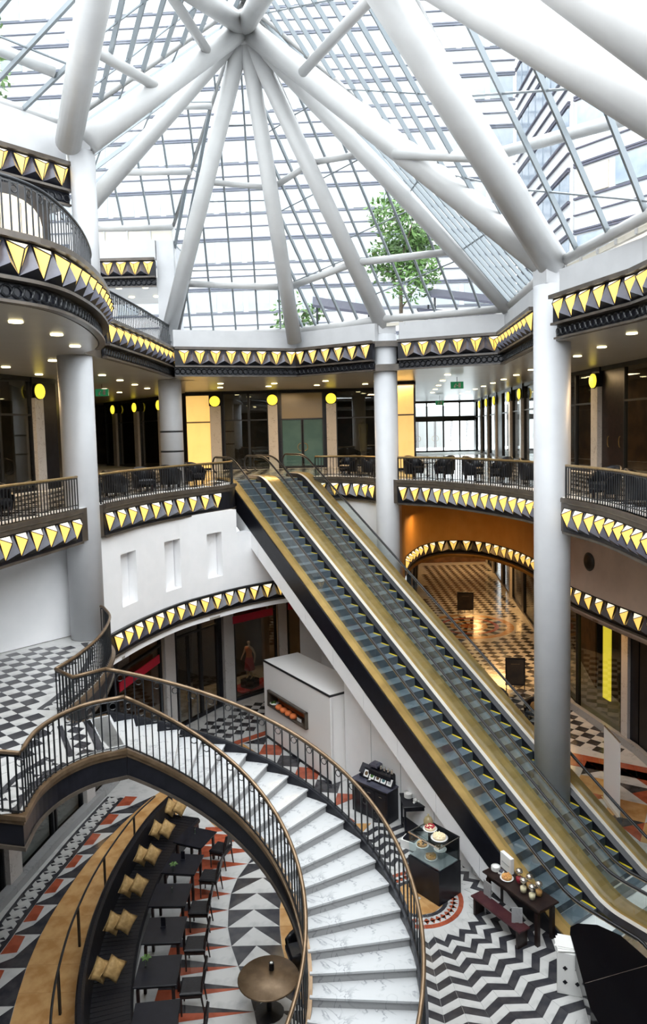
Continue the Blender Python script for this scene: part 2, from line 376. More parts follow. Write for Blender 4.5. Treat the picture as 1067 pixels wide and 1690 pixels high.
def frieze(label, P, ztop, n, upper=False, first=None, last=None, trim=True, ringparts=False, sx=1., group='lit triangle friezes', skip=()):
    """ztop = top of the slab edge; n lamps"""
    o = P[0]; t = thing('balcony_frieze', label, 'frieze', (o.x, o.y, ztop), group); Q = [p - V((o.x, o.y, 0)) for p in P]
    L = plen(Q)
    if upper:
        Q = z3([(q.x, q.y) for q in Q], 0, .17)
        MB().sweep(Q, [(0, 0), (.16, 0), (.16, -.10), (0, -.10)]).obj('top_trim', 'slab_brown', t)
        MB().sweep(Q, [(-.15, -.10), (.02, -.10), (.02, -.70), (-.15, -.70)]).obj('backing_panel', 'black_panel', t)
        MB().sweep(Q, [(-.1, -.70), (.10, -.70), (.10, -.76), (-.1, -.76)]).obj('moulding', 'slab_brown', t)
        MB().sweep(Q, [(-.14, -.76), (-.10, -.76), (-.10, -1.06), (-.14, -1.06)]).obj('lattice_back', 'black_panel', t)
        MB().sweep(Q, [(-.14, -1.06), (.0, -1.06), (.0, -1.11), (-.14, -1.11)]).obj('bottom_trim', 'slab_brown', t)
        zl = -.13
        nr = int(L / .2)
        if ringparts:
            for i in range(nr):
                p, a = at(Q, (i + .5) * L / nr); r = bpy.data.objects.new('ring', RING); link(r, t)
                r.location = (p.x + math.sin(a) * -.07, p.y - math.cos(a) * -.07, -.91); r.rotation_euler = (0, 0, a); r.scale = (1.25, 1, 1.25)
        else:
            b = MB()
            for i in range(nr):
                p, a = at(Q, (i + .5) * L / nr); c, s_ = math.cos(a), math.sin(a); px, py = p.x - s_ * .07, p.y + c * .07
                b.add([(px + v.co.x * c * 1.25 - v.co.y * s_, py + v.co.x * s_ * 1.25 + v.co.y * c, -.91 + v.co.z * 1.25) for v in RING.vertices], [tuple(f.vertices) for f in RING.polygons])
            b.obj('ring_lattice', 'black_metal', t, kind='stuff')
    else:
        if trim: MB().sweep(Q, [(-.1, 0), (.10, 0), (.10, -.10), (.04, -.14), (.04, -.24), (-.1, -.24)]).obj('edge_trim', 'slab_brown', t)
        MB().sweep(Q, [(-.15, -.24), (.015, -.24), (.015, -.88), (-.15, -.88)]).obj('backing_panel', 'black_panel', t)
        MB().sweep(Q, [(-.12, -.88), (.05, -.88), (.05, -.94), (-.12, -.94)]).obj('bottom_trim', 'slab_brown', t)
        zl = -.27
    s0 = first if first is not None else L / n / 2; s1 = last if last is not None else L - L / n / 2
    for i in range(n):
        s = s0 + (s1 - s0) * i / max(1, n - 1)
        if i in skip: continue
        p, a = at(Q, s)
        l = bpy.data.objects.new('lamp', LAMP); l.location = (p.x + math.sin(a) * .03, p.y - math.cos(a) * .03, zl); l.rotation_euler = (0, 0, a); l.scale = (sx, 1, 1); link(l, t)
        f = bpy.data.objects.new('lamp_frame', LFRAME); link(f, l)
        if i < n - 1:
            p, a = at(Q, s + (s1 - s0) / max(1, n - 1) / 2)
            l = bpy.data.objects.new('pyramid', PYR); l.location = (p.x + math.sin(a) * .03, p.y - math.cos(a) * .03, zl); l.rotation_euler = (0, 0, a)
            l.scale = (min(1.5, (s1 - s0) / max(1, n - 1) / .52), 1, 1); link(l, t)
    return t
frieze('lit triangle frieze under the gallery at far left, left of the thick column', P_A, Z1, 14)
frieze('curved lit triangle frieze between the thick left column and the escalator head', P_B, Z1, 10, last=6.35, first=.25)
frieze('short lit triangle frieze right of the escalator head, behind the right handrail', P_C, Z1, 6)
frieze('curved lit triangle frieze above the orange wall between the two right columns', P_D, Z1, 15)
frieze('lit triangle frieze under the gallery at far right', P_E, Z1, 14)
frieze('large curved upper frieze at top left with pendant ring lattice', Q_A, Z2, 19, True, ringparts=True)
frieze('straight upper frieze between the thick left column and the slim banded column', Q_B, Z2, 13, True)
frieze('upper frieze left of the inner corner above the glass doors', Q_C1, Z2, 8, True, first=.35)
frieze('upper frieze right of the inner corner above the glass doors', Q_C2, Z2, 6, True)
frieze('upper frieze facing the viewer above the gallery armchairs', Q_D1, Z2, 6, True)
frieze('upper frieze running back from the right column in steep perspective', Q_D2, Z2, 10, True)
frieze('upper frieze at far right of the tall right column', Q_E, Z2, 12, True, ringparts=True)
# third level at the upper left
R_A = [V((-10.6, 15.2, 0)), V((-8.2, 18.0, 0)), V((-6.7, 19.8, 0))]
R_B = [V((-9.6, 28.8, 0)), V((-6.4, 28.8, 0))]
frieze('topmost frieze at upper left corner above the balcony door', R_A, 18.95, 11, True, ringparts=True)
frieze('small topmost frieze seen past the left column under the cream eaves', R_B, 18.6, 6, True)

# ------------------------------------------------------------------ railings
BAL = MB().box(0, 0, 0, .022, .022, 1).obj('baluster', 'black_metal'); BALM = BAL.data; bpy.data.objects.remove(BAL)
RING2 = ring_mesh(.062, .010, 12, 4)
def railing(label, P, h=.85, sp=.13, top='brass', rings=0, post=None, topr=.035, low=.10, group='wrought-iron railings', toe=True, ringdrop=.14):
    o = P[0]; t = thing('railing', label, 'railing', tuple(o), group); Q = [V(p) - o for p in P]; L = plen(Q)
    up = V((0, 0, 1))
    MB().tube([q + up * h for q in Q], topr, 8).obj('handrail', top, t, True)
    MB().tube([q + up * (h - .05) for q in Q], .016, 4).obj('top_bar', 'black_metal', t)
    MB().tube([q + up * low for q in Q], .016, 4).obj('bottom_bar', 'black_metal', t)
    n = max(1, int(L / sp)); N = 0
    for i in range(n + 1):
        p, a = at(Q, L * i / n); b = bpy.data.objects.new('baluster', BALM); b.location = p; k = 1.6 if post and i % post == 0 else 1
        b.scale = (k, k, h - .02); b.rotation_euler = (0, 0, a); link(b, t)
    if rings:
        for i in range(0, n, rings):
            p, a = at(Q, L * (i + .5) / n); r = bpy.data.objects.new('ring', RING2); r.location = (p.x, p.y, p.z + h - ringdrop); r.rotation_euler = (0, 0, a); link(r, t)
    return t
railing('dark railing of the gallery at far left with thin brass rail', z3(P_A, Z1, -.06))
railing('dark gallery railing between the thick left column and the escalator head', z3(P_B, Z1, -.06), post=12)
railing('short dark gallery railing right of the escalator head', z3(P_C, Z1, -.06), post=12)
railing('curved gallery railing in front of armchairs between the right columns', z3(P_D, Z1, -.06), post=12)
railing('gallery railing at far right of the tall right column', z3(P_E, Z1, -.06), post=12)
railing('black curved balcony railing at top left of the upper level', z3(Q_A, Z2, -.08), h=.98, sp=.155, top='black_metal', rings=2, ringdrop=.16)
railing('dark upper railing receding between left column and slim banded column', z3(Q_B, Z2, -.08), h=.95, sp=.16, top='black_metal', rings=2)

# ------------------------------------------------------------------ walls
W_L = catmull([(-8.3, 18.6), (-7.6, 21.0), (-7.15, 24.1), (-6.65, 26.1), (-5.75, 28.2), (-4.15, 30.3), (-2.4, 31.8), (.2, 32.9), (3.1, 33.2)], 8)
ZSL = 4.88; ZF = 5.0
W_U = catmull([(-6.35, 19.9), (-6.17, 20.7), (-5.74, 22.2), (-4.95, 24.04), (-3.95, 25.4), (-3.45, 26.0), (-2.9, 26.55), (-2.05, 27.2), (-1.0, 27.85)], 8)
def wall(name, P, z0, z1, m='white_paint', th=.25):
    return struct(MB().sweep(P, [(0, z0), (0, z1), (-th, z1), (-th, z0)]).obj(name, m))
# niches: the curved white wall is built in vertical slices, three of them recessed
def nich_wall():
    N = [(1.15, 2.03, 6.53, 8.13), (3.59, 4.43, 6.45, 8.13), (5.70, 6.42, 6.5, 8.11)]
    L = plen(W_U); cuts = sorted(set([0, 7.15, L] + [c for a, b, _, _ in N for c in (a, b)]))
    def seg(s0, s1):
        k = max(1, int((s1 - s0) / .4)); return [at(W_U, s0 + (s1 - s0) * i / k)[0] for i in range(k + 1)]
    b = MB()
    for s0, s1 in zip(cuts, cuts[1:]):
        nn = [x for x in N if abs(x[0] - s0) < 1e-6]; P = seg(s0, s1); zt = Z1B if s1 < 7.2 else 7.95
        if nn:
            _, _, za, zb = nn[0]
            b.sweep(P, [(0, ZF), (0, za), (-.5, za), (-.5, ZF)]); b.sweep(P, [(0, zb), (0, zt), (-.5, zt), (-.5, zb)])
            b.sweep(P, [(-.3, za), (-.3, zb), (-.5, zb), (-.5, za)])
        else: b.sweep(P, [(0, ZF), (0, zt), (-.5, zt), (-.5, ZF)])
    struct(b.obj('wall_left', 'white_paint'))
nich_wall()
ZL = 6.08
wall('wall_landing', [V((-13, 12.9, 0)), V((-8.55, 18.25, 0)), V((-7.1, 19.9, 0))], ZL, Z1B)
W_O = catmull([(3.3, 30.2), (3.5, 31.2), (3.8, 32.6), (4.85, 35.2), (6.3, 36.5), (7.9, 35.8), (8.85, 33.2), (9.1, 30.2), (8.95, 27.5)], 8)
W_R = catmull([(8.95, 27.5), (8.8, 25.4), (9.2, 22.8), (9.7, 20.2), (9.9, 16), (9.7, 11)], 8)
wall('wall_behind_escalator', [p for p in z3([(-1.3, 31.0)] + xy(P_C), 0, -.12)], 0, Z1B)
wall('wall_orange', W_O, ZF, Z1B, 'orange_wall')
wall('wall_right', W_R, ZF, Z1B, 'brown_wall')
wall('wall_pier', [V((2.55, 28.1, 0)), V((2.75, 28.1, 0)), V((3.3, 30.2, 0))], 0, Z1B, 'brown_wall', .12)
frieze('long curved lit frieze over the ground floor shop windows at left', W_U, 6.12, 16, trim=False, first=.75)
struct(MB().sweep(W_U, [(-.05, 0), (.1, 0), (.1, -.08), (-.05, -.08)]).obj('trim_1', 'black_metal', loc=(0, 0, 5.95)))
frieze('lit frieze of the arched passage mouth below the orange wall', W_O[8:], 6.12, 24, trim=False)
frieze('lit frieze above the ground floor shop window at right', W_R[2:], 6.12, 24, trim=False)
# upper white bands between frieze and eaves
ZE = 15.62
for i, P in enumerate((Q_C1, Q_C2, Q_D1, Q_D2, Q_E)):
    Pn = [p.copy() for p in P]
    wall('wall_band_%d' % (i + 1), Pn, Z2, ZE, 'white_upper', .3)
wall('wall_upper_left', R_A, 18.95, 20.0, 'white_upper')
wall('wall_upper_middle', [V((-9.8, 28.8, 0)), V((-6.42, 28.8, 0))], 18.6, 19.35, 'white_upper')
wall('wall_upper_pier', [V((-6.4, 28.9, 0)), V((-5.72, 28.9, 0)), V((-5.72, 30.5, 0))], Z2, 19.35, 'white_upper', .3)
struct(MB().box(-5.6, 29.3, ZC, .9, .3, 1.9).obj('wall_pier_2', 'white_paint'))
ceil2 = struct(polyslab('ceiling_upper', [(-16, 8), (-11, 14.9), (-8.3, 18.1), (-6.9, 19.9), (-8.8, 21), (-9.8, 28.9), (-6.5, 28.9), (-6.5, 34), (-16, 34)], [], 17.8, 18.0, 'ceiling'))
# backs of the upper left level
struct(MB().box(-11.2, 21, Z2, .2, 30, 3.0).obj('wall_upper_back', 'interior_dark'))

# ------------------------------------------------------------------ escalators
AZ, TH = math.radians(34.92), math.radians(32)
EU = V((math.sin(AZ), -math.cos(AZ), 0)); EN = V((math.cos(AZ), math.sin(AZ), 0)); EP = V((-2.537, 28.886, 0))
def zl(s):
    z = 9.689 - math.tan(TH) * s; k = .28
    def smin(a, b): h = max(k - abs(a - b), 0) / k; return min(a, b) - h * h * k * .25
    return -smin(-smin(Z1, z), 0.0 - .0)
def ept(s, w_, z): p = EP + EU * s + EN * w_; return V((p.x, p.y, z))
def ess(s0, s1):
    out = [s0]; s = s0
    while s < s1 - 1e-6:
        s += .12 if (-.8 < s < .9 or 14.6 < s < 16.6) else .8
        out.append(min(s, s1))
    return out
def band(b, w0, w1, h0, h1, s0=-1.2, s1=16.9, m=0, zmin=None, ah0=None, hw1=None):
    ss = ess(s0, s1); vs = []
    for s in ss:
        z = zl(s); za = z + h0 if ah0 is None else ah0; zb = z + h1
        if zmin is not None: za = max(za, zmin); zb = max(zb, zmin + .01)
        zc = zb if hw1 is None else z + hw1
        vs += [ept(s, w0, za), ept(s, w1, za), ept(s, w1, zc), ept(s, w0, zb)]
    n = len(ss)
    fs = [(i * 4 + k, i * 4 + (k + 1) % 4, i * 4 + 4 + (k + 1) % 4, i * 4 + 4 + k) for i in range(n - 1) for k in range(4)] + [(3, 2, 1, 0), (n * 4 - 4, n * 4 - 3, n * 4 - 2, n * 4 - 1)]
    b.add(vs, fs, m)
def handrail_path(w_):
    P = []
    for s in ess(-1.5, 17.2): P.append(ept(s, w_, zl(s) + .95))
    r = .33; a = [ept(-1.5 - math.sin(t) * r, w_, Z1 + .95 - r + math.cos(t) * r) for t in [PI * i / 8 for i in range(1, 9)]]
    e = [ept(17.2 + math.sin(t) * r, w_, .95 - r + math.cos(t) * r) for t in [PI * i / 8 for i in range(1, 9)]]
    return a[::-1] + P + e
def escalator(w0, phase, label, left):
    t = thing('escalator', label, 'escalator', tuple(EP + EN * w0 + V((0, 0, 0))), 'twin escalators'); base = EP + EN * w0
    def ob(b, name, m, parent=t, smooth=False):
        b.v = [tuple(V(v) - base) for v in b.v]; return b.obj(name, m, parent, smooth)
    st = .395
    sb = MB(); sb.add([(-.55, 0, -.26), (.55, 0, -.26), (.55, 0, 0), (-.55, 0, 0), (-.55, .40, -.03), (.55, .40, -.03), (.55, .40, 0), (-.55, .40, 0)],
                      [(0, 1, 2, 3), (4, 7, 6, 5), (0, 4, 5, 1), (0, 3, 7, 4), (1, 5, 6, 2)], 0); sb.add([(-.55, 0, .0), (.55, 0, .0), (.55, .40, .0), (-.55, .40, .0)], [(0, 1, 2, 3)], 1)
    for i in range(1, 9): sb.add([(-.55 + i * .122 - .004, -.002, -.25), (-.55 + i * .122 + .004, -.002, -.25), (-.55 + i * .122 + .004, -.002, 0), (-.55 + i * .122 - .004, -.002, 0)], [(0, 1, 2, 3)], 0)
    src = None; ln = None
    rzs = math.atan2(EN.y, EN.x); k0 = int(-.8 / st) - 1
    for k in range(k0, 43):
        s = (k + phase) * st
        if s < -.8 or s > 16.3: continue
        p = EP + EU * s + EN * (w0 - .55); z = zl(s)
        if src is None:
            src = sb.obj('step', ['step_metal', 'tread_metal'], t); me = src.data; bpy.data.objects.remove(src); src = 1
            q = MB().box(.525, .2, .001, .045, .38, .004).obj('yellow_line', 'yellow_line'); ml = q.data; bpy.data.objects.remove(q)
        o = bpy.data.objects.new('step', me); o.location = p - base + V((0, 0, z)); o.rotation_euler = (0, 0, rzs); link(o, t)
        l = bpy.data.objects.new('yellow_line', ml); link(l, o)
    b = MB(); band(b, w0 + .0, w0 + .10, -.35, .03, -1.2, 16.9, hw1=.14); band(b, w0 - 1.12, w0 - 1.10, -.35, .10); ob(b, 'skirt', 'black_panel')
    b = MB(); band(b, w0 + .10, w0 + .22, .05, .15); ob(b, 'inner_deck', 'pale_steel')
    b = MB(); wl = -1.45 if left else -1.446
    band(b, w0 + wl, w0 - 1.12, .02, .13); ob(b, 'outer_deck', 'brass_deck')
    b = MB(); band(b, w0 + .22, w0 + (.48 if left else .62), .02, .16); ob(b, 'outer_deck', 'brass_deck')
    for side, wg in ((0, -1.22), (1, .27)):
        b = MB(); S0 = [-1.5] + [-.3 + 1.5 * i for i in range(12)] + [17.2]
        for s0, s1 in zip(S0, S0[1:]):
            b = MB(); band(b, w0 + wg - .006, w0 + wg + .006, .13, .92, s0 + .008, s1 - .008); ob(b, 'glass_panel', 'balustrade_glass')
        b = MB(); b.tube(handrail_path(w0 + wg), .036, 8); ob(b, 'handrail', 'rubber', t, True)
        b = MB(); b.tube([p - V((0, 0, .045)) for p in handrail_path(w0 + wg)[8:-8]], .016, 4); ob(b, 'handrail_guide', 'steel', t, True)
    b = MB(); band(b, w0 - 1.1, w0 + .0, -.02, .006, -2.6, -.78); band(b, w0 - 1.1, w0 + .0, -.02, .006, 16.25, 18.3); ob(b, 'floor_plate', 'steel')
    if left:
        b = MB(); band(b, w0 - 1.50, w0 - 1.455, -.66, .10, -.9, 16.9, zmin=.0); ob(b, 'side_cladding', 'black_panel')
        b = MB()
        for i in range(11):
            s0 = -.9 + i * 1.55; b2 = MB(); band(b2, w0 - 1.485, w0 - 1.40, -1.30, -.665, s0 + .008, min(s0 + 1.542, 16.4), zmin=.0); ob(b2, 'truss_panel', 'white_paint')
        b = MB(); band(b, w0 - 1.40, w0 + .48, -1.32, -.36, -.9, 16.0, zmin=.0); ob(b, 'truss', 'white_paint')
    else:
        b = MB(); band(b, w0 - 1.44, w0 + .62, -1.32, -.36, -.9, 16.0, zmin=.0); ob(b, 'truss', 'white_paint')
        b = MB(); band(b, w0 + .62, w0 + .66, -1.30, .12, -.9, 16.9, zmin=.0); ob(b, 'side_cladding', 'brass_deck')
    return t
escalator(0, 0, 'left escalator with brass decks and black side cladding', True)
escalator(1.926, .36, 'right escalator of the pair, nearer the white columns', False)
# white service wall below the lower half
vs = []
for i in range(9):
    s_ = 6.55 + i * .92; zt = max(.02, zl(s_) - 1.315)
    for w_ in (-.85 - .45 * i / 8, -.75 - .45 * i / 8): vs += [ept(s_, w_, 0), ept(s_, w_, zt)]
fs = [(3, 2, 0, 1)[::-1], (32, 33, 35, 34)]
for i in range(8):
    o = i * 4; fs += [(o, o + 1, o + 5, o + 4), (o + 2, o + 6, o + 7, o + 3), (o + 1, o + 3, o + 7, o + 5)]
uw = struct(mobj('wall_under_escalator', vs, fs, 'white_paint'))
for i in range(1, 5):
    s_ = 6.55 + i * 1.5; w_ = -.86 - .45 * (s_ - 6.55) / 7.36; zt = zl(s_) - 1.34
    if zt > .4: q = MB(); q.tube([ept(s_, w_, 0.02), ept(s_, w_, zt)], .008, 4, cap=False); q.obj('panel_joint', 'grey_metal', uw)

# ------------------------------------------------------------------ stair and landing
SC = V((-2.63, 10.468, 0)); RI, RO, T0, DT, RIS = 2.25, 3.908, 2.0491, -.1178, .17
def sp(n, r, z=None): a = T0 + DT * n; return V((SC.x + r * math.cos(a), SC.y + r * math.sin(a), ZL - RIS * n if z is None else z))
NS = 34
stair = thing('spiral_stair', 'sweeping curved staircase of veined white marble treads with black stringers', 'staircase', (SC.x, SC.y, 0)); SB = V((SC.x, SC.y, 0))
def so(b, name, m, smooth=False, parent=stair): b.v = [tuple(V(v) - SB) for v in b.v]; return b.obj(name, m, parent, smooth)
def treadmesh():
    vs = []; K = 4
    for z in (0, -.035):
        for r in (RI - .02, RO):
            for k in range(K + 1): a = -DT * 1.0 * k / K - .008 * (k == 0); vs.append((r * math.cos(a), r * math.sin(a), z))
    n = K + 1; fs = []
    for k in range(K): fs += [(k, n + k, n + k + 1, k + 1), (2 * n + k, 2 * n + k + 1, 3 * n + k + 1, 3 * n + k)]
    fs += [(0, 2 * n, 3 * n, n)] + [(k, k + 1, 2 * n + k + 1, 2 * n + k) for k in range(K)]
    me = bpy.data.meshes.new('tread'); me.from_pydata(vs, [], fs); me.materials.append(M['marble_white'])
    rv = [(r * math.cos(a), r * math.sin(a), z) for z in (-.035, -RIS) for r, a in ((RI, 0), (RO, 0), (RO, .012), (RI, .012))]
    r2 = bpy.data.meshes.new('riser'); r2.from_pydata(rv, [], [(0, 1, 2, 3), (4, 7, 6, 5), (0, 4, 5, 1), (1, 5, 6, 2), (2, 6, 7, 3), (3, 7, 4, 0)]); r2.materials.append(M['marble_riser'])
    return me, r2
TM, RM_ = treadmesh()
for n in range(0, NS + 1):
    a = T0 + DT * n
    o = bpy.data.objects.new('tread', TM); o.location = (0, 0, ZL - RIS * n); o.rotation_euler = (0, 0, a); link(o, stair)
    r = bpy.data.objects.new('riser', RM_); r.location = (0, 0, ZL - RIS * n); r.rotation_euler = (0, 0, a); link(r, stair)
LI = catmull([(-4.64, 10.29, ZL), (-4.71, 11.02, ZL), (-4.56, 11.67, ZL), (-4.21, 12.17, ZL), (-3.67, 12.46, ZL)], 5)
LI = [V((-13, 12.2, ZL)), V((-9, 11.3, ZL))] + LI
helI = [sp(n / 2, RI) for n in range(1, 2 * NS + 1)]
helO = [sp(n / 2, RO + .05) for n in range(2 * NS, -1, -1)]
LO = [V((-4.96, 13.55, ZL)), V((-5.48, 14.05, ZL))] + catmull([(-5.48, 14.06, ZL), (-5.34, 15.02, ZL), (-5.31, 16.38, ZL), (-5.57, 18.03, ZL), (-6.02, 19.05, ZL), (-6.2, 19.3, ZL)], 5)[1:]
FASC = [('edge_trim', 'bronze', [(-.02, -.02), (.10, -.02), (.10, -.09), (.06, -.10), (.06, -.17), (-.02, -.17)]),
        ('stringer', 'black_panel', [(-.04, -.17), (.03, -.17), (.03, -.52), (-.04, -.52)]),
        ('bottom_trim', 'slab_brown', [(-.10, -.52), (.06, -.52), (.06, -.58), (-.10, -.58)])]
for nm, m_, pr in FASC: b = MB(); b.sweep([sp(0, RI)] + helI, pr); so(b, nm, m_)
b = MB(); b.sweep(helO, [(-.05, .05), (.07, .05), (.07, -.40), (-.05, -.40)]); so(b, 'outer_stringer', 'black_panel')
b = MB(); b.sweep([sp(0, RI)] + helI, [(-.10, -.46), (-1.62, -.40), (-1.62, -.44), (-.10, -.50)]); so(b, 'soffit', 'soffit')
# landing
lpoly = [(-13, 12.9), (-8.55, 18.25), (-7.1, 19.9), (-6.3, 19.5)] + [(p.x, p.y) for p in LO[::-1]] + [(-4.43, 13.94)] + [(p.x, p.y) for p in LI[::-1]]
landing = struct(polyslab('floor_landing', lpoly, [], ZL - .45, ZL - .012, 'tile_white'))
for i, P in enumerate((LI, [sp(0, RO + .05)] + LO)):
    pre = 'inner' if i == 0 else 'outer'
    t = thing('landing_edge', ('dark moulded edge of the landing on the side above the dining tables', 'dark curved edge of the landing that runs to the thick left column')[i], 'edge moulding', tuple(P[0]))
    Q = [p - P[0] for p in P]
    for nm, m_, pr in FASC: b = MB(); b.sweep(Q, pr); b.obj(nm, m_, t)
def inside(p, poly):
    c = False; n = len(poly); j = n - 1
    for i in range(n):
        a, b = poly[i], poly[j]
        if (a[1] > p[1]) != (b[1] > p[1]) and p[0] < (b[0] - a[0]) * (p[1] - a[1]) / (b[1] - a[1]) + a[0]: c = not c
        j = i
    return c
def proj(p):
    d = V(p) - EYE; z = d.dot(fwd)
    if z < .5: return (-1e4, -1e4)
    return 533.5 + FPX * d.dot(rgt) / z, 800 - FPX * d.dot(upv) / z
def lay(parent, polys, z, th=.012, cap=300, name='tile', gap=.004, join='tile_field'):
    """polys: list of (polygon2d, material). The largest in view become single tiles, the rest one joined field"""
    sc = []
    for i, (pl, m) in enumerate(polys):
        q = [proj((p[0], p[1], z)) for p in pl]; a = abs(sum(q[k][0] * q[(k + 1) % len(q)][1] - q[(k + 1) % len(q)][0] * q[k][1] for k in range(len(q)))) / 2
        cx = sum(t[0] for t in q) / len(q); cy = sum(t[1] for t in q) / len(q)
        if not (-60 < cx < 1130 and -60 < cy < 1750): a = 0
        sc.append((a, i))
    top = set(i for a, i in sorted(sc, reverse=True)[:cap] if a > 20); rest = {}
    for i, (pl, m) in enumerate(polys):
        cx = sum(p[0] for p in pl) / len(pl); cy = sum(p[1] for p in pl) / len(pl)
        R = max(.01, math.hypot(pl[0][0] - cx, pl[0][1] - cy)); k = 1 - gap / R
        if i in top:
            MB().prism([((p[0] - cx) * k, (p[1] - cy) * k) for p in pl], 0, th).obj(name, m, parent, loc=(cx, cy, z - th))
        else: rest.setdefault(m, MB()).prism([(cx + (p[0] - cx) * k, cy + (p[1] - cy) * k) for p in pl], z - th, z)
    if rest:
        ms = list(rest); b = MB()
        for j, m in enumerate(ms): b.add(rest[m].v, rest[m].f, j)
        b.obj(join, ms, parent, kind='stuff')
def checker(poly, size, ang, avoid=(), org=(0, 0), cols=('tile_white', 'tile_black')):
    xs = [p[0] for p in poly]; ys = [p[1] for p in poly]; R = int((max(xs) - min(xs) + max(ys) - min(ys)) / size) + 2
    ox, oy = (max(xs) + min(xs)) / 2 + org[0], (max(ys) + min(ys)) / 2 + org[1]; c, s_ = math.cos(ang), math.sin(ang); out = []
    for i in range(-R, R):
        for j in range(-R, R):
            q = [(ox + (a * c - b * s_) * size, oy + (a * s_ + b * c) * size) for a, b in ((i, j), (i + 1, j), (i + 1, j + 1), (i, j + 1))]
            if all(inside(p, poly) for p in q) and not any(inside(p, av) for av in avoid for p in q): out.append((q, cols[(i + j) & 1]))
    return out
nrm = lambda P, o: [(p.x, p.y) for p in z3([(q.x, q.y) for q in P], 0, o)]
inner_o = nrm(LO, -.62); inner_i = nrm(LI[2:], -.75)
lp2 = [(-12.4, 13.3), (-8.6, 17.9), (-7.45, 19.2)] + inner_o[::-1][2:-2] + [(-5.6, 13.9)] + inner_i[::-1][1:] + [(-12.4, 12.6)]
field = checker(lp2, .3, math.radians(46.6))
def strip(P, o0, o1, step, kind, flip=False):
    """a band of the floor along P between two offsets: plain bars or diamonds"""
    n = max(1, int(plen(P) / step)); R = resamp(P, n); A = z3(R, 0, o0); B = z3(R, 0, o1); out = []
    for i in range(n):
        a0, a1, b0, b1 = [(q.x, q.y) for q in (A[i], A[i + 1], B[i], B[i + 1])]; m_ = lambda p, q: ((p[0] + q[0]) / 2, (p[1] + q[1]) / 2)
        if kind == 'plain': out.append(([a0, a1, b1, b0], 'tile_black'))
        elif kind == 'white': out.append(([a0, a1, b1, b0], 'tile_white'))
        else:
            ma, mb, me_, mf = m_(a0, a1), m_(b0, b1), m_(a0, b0), m_(a1, b1)
            out += [([ma, mf, mb, me_], 'tile_white')]
            for c_, e1, e2 in ((a0, ma, me_), (a1, mf, ma), (b0, me_, mb), (b1, mb, mf)): h1 = m_(e1, e2); out += [([c_, e1, h1], 'tile_black'), ([c_, h1, e2], 'tile_white')]
    return out
LO2 = LO[2:]
field += strip(LO2, -.04, -.13, .5, 'plain') + strip(LO2, -.13, -.45, .34, 'dia') + strip(LO2, -.45, -.58, .5, 'plain')
LI2 = LI[2:]
field += strip(LI2, -.04, -.14, .5, 'plain') + strip(LI2, -.14, -.46, .34, 'dia') + strip(LI2, -.46, -.58, .5, 'plain')
ex = [sp(0, 2.35), sp(0, 3.85)]; off = V((math.cos(T0 + PI / 2), math.sin(T0 + PI / 2), 0))
def q4(a, b): return [tuple((ex[0] + off * a).to_2d()), tuple((ex[1] + off * a).to_2d()), tuple((ex[1] + off * b).to_2d()), tuple((ex[0] + off * b).to_2d())]
nf = len(field)
field += [(q4(.36, .50), 'tile_black')]
for k in range(4):
    u0, u1 = .0 + k * .25, .25 + k * .25; e0, e1 = ex[0].lerp(ex[1], u0), ex[0].lerp(ex[1], u1)
    a, b_, c_, d_ = [tuple((x + off * y).to_2d()) for x, y in ((e0, .52), (e1, .52), (e1, .86), (e0, .86))]; mid = ((a[0] + c_[0]) / 2, (a[1] + c_[1]) / 2)
    field += [([a, b_, mid], 'tile_white'), ([b_, c_, mid], 'tile_black'), ([c_, d_, mid], 'tile_white'), ([d_, a, mid], 'tile_black')]
hd = lambda p: ((V((*p, 0)) - sp(0, 3.0)).dot(off), (V((*p, 0)) - SC).length)
cen = lambda q: (sum(p[0] for p in q) / len(q), sum(p[1] for p in q) / len(q))
keep = []
for q, m in field[:nf]:
    h_ = [hd(p) for p in q + [cen(q)]]
    if any(a < 1.0 for a, r in h_) and any(-.5 < a < 1.0 and 2.0 < r < 4.3 for a, r in h_): continue
    keep.append((q, m))
field = keep + field[nf:] + [(q4(.02, .34), 'tile_white'), (q4(.88, .98), 'tile_black')]
lay(landing, field, ZL)
railing('inner iron stair railing with ring motifs and bronze handrail', [sp(n / 2, RI - .06) for n in range(0, 2 * NS + 1)], h=.93, sp=.135, top='bronze', rings=2, low=.02)
railing('outer iron stair railing with ring motifs and bronze handrail', [sp(n / 2, RO + .06) for n in range(2 * NS, -1, -1)], h=.93, sp=.19, top='bronze', rings=2, low=.06)
railing('landing railing with bronze rail overlooking the dining tables', z3(LI, ZL, .04), h=.93, sp=.135, top='bronze', rings=3, low=.03)
railing('short straight pieces of landing railing at the head of the stair', [sp(0, RO + .06)] + z3(LO[:2], ZL, .0), h=.93, sp=.13, top='bronze', low=.05)
railing('curved landing railing sweeping back to the thick left column', z3(LO[1:], ZL, .0), h=.93, sp=.13, top='bronze', low=.05)

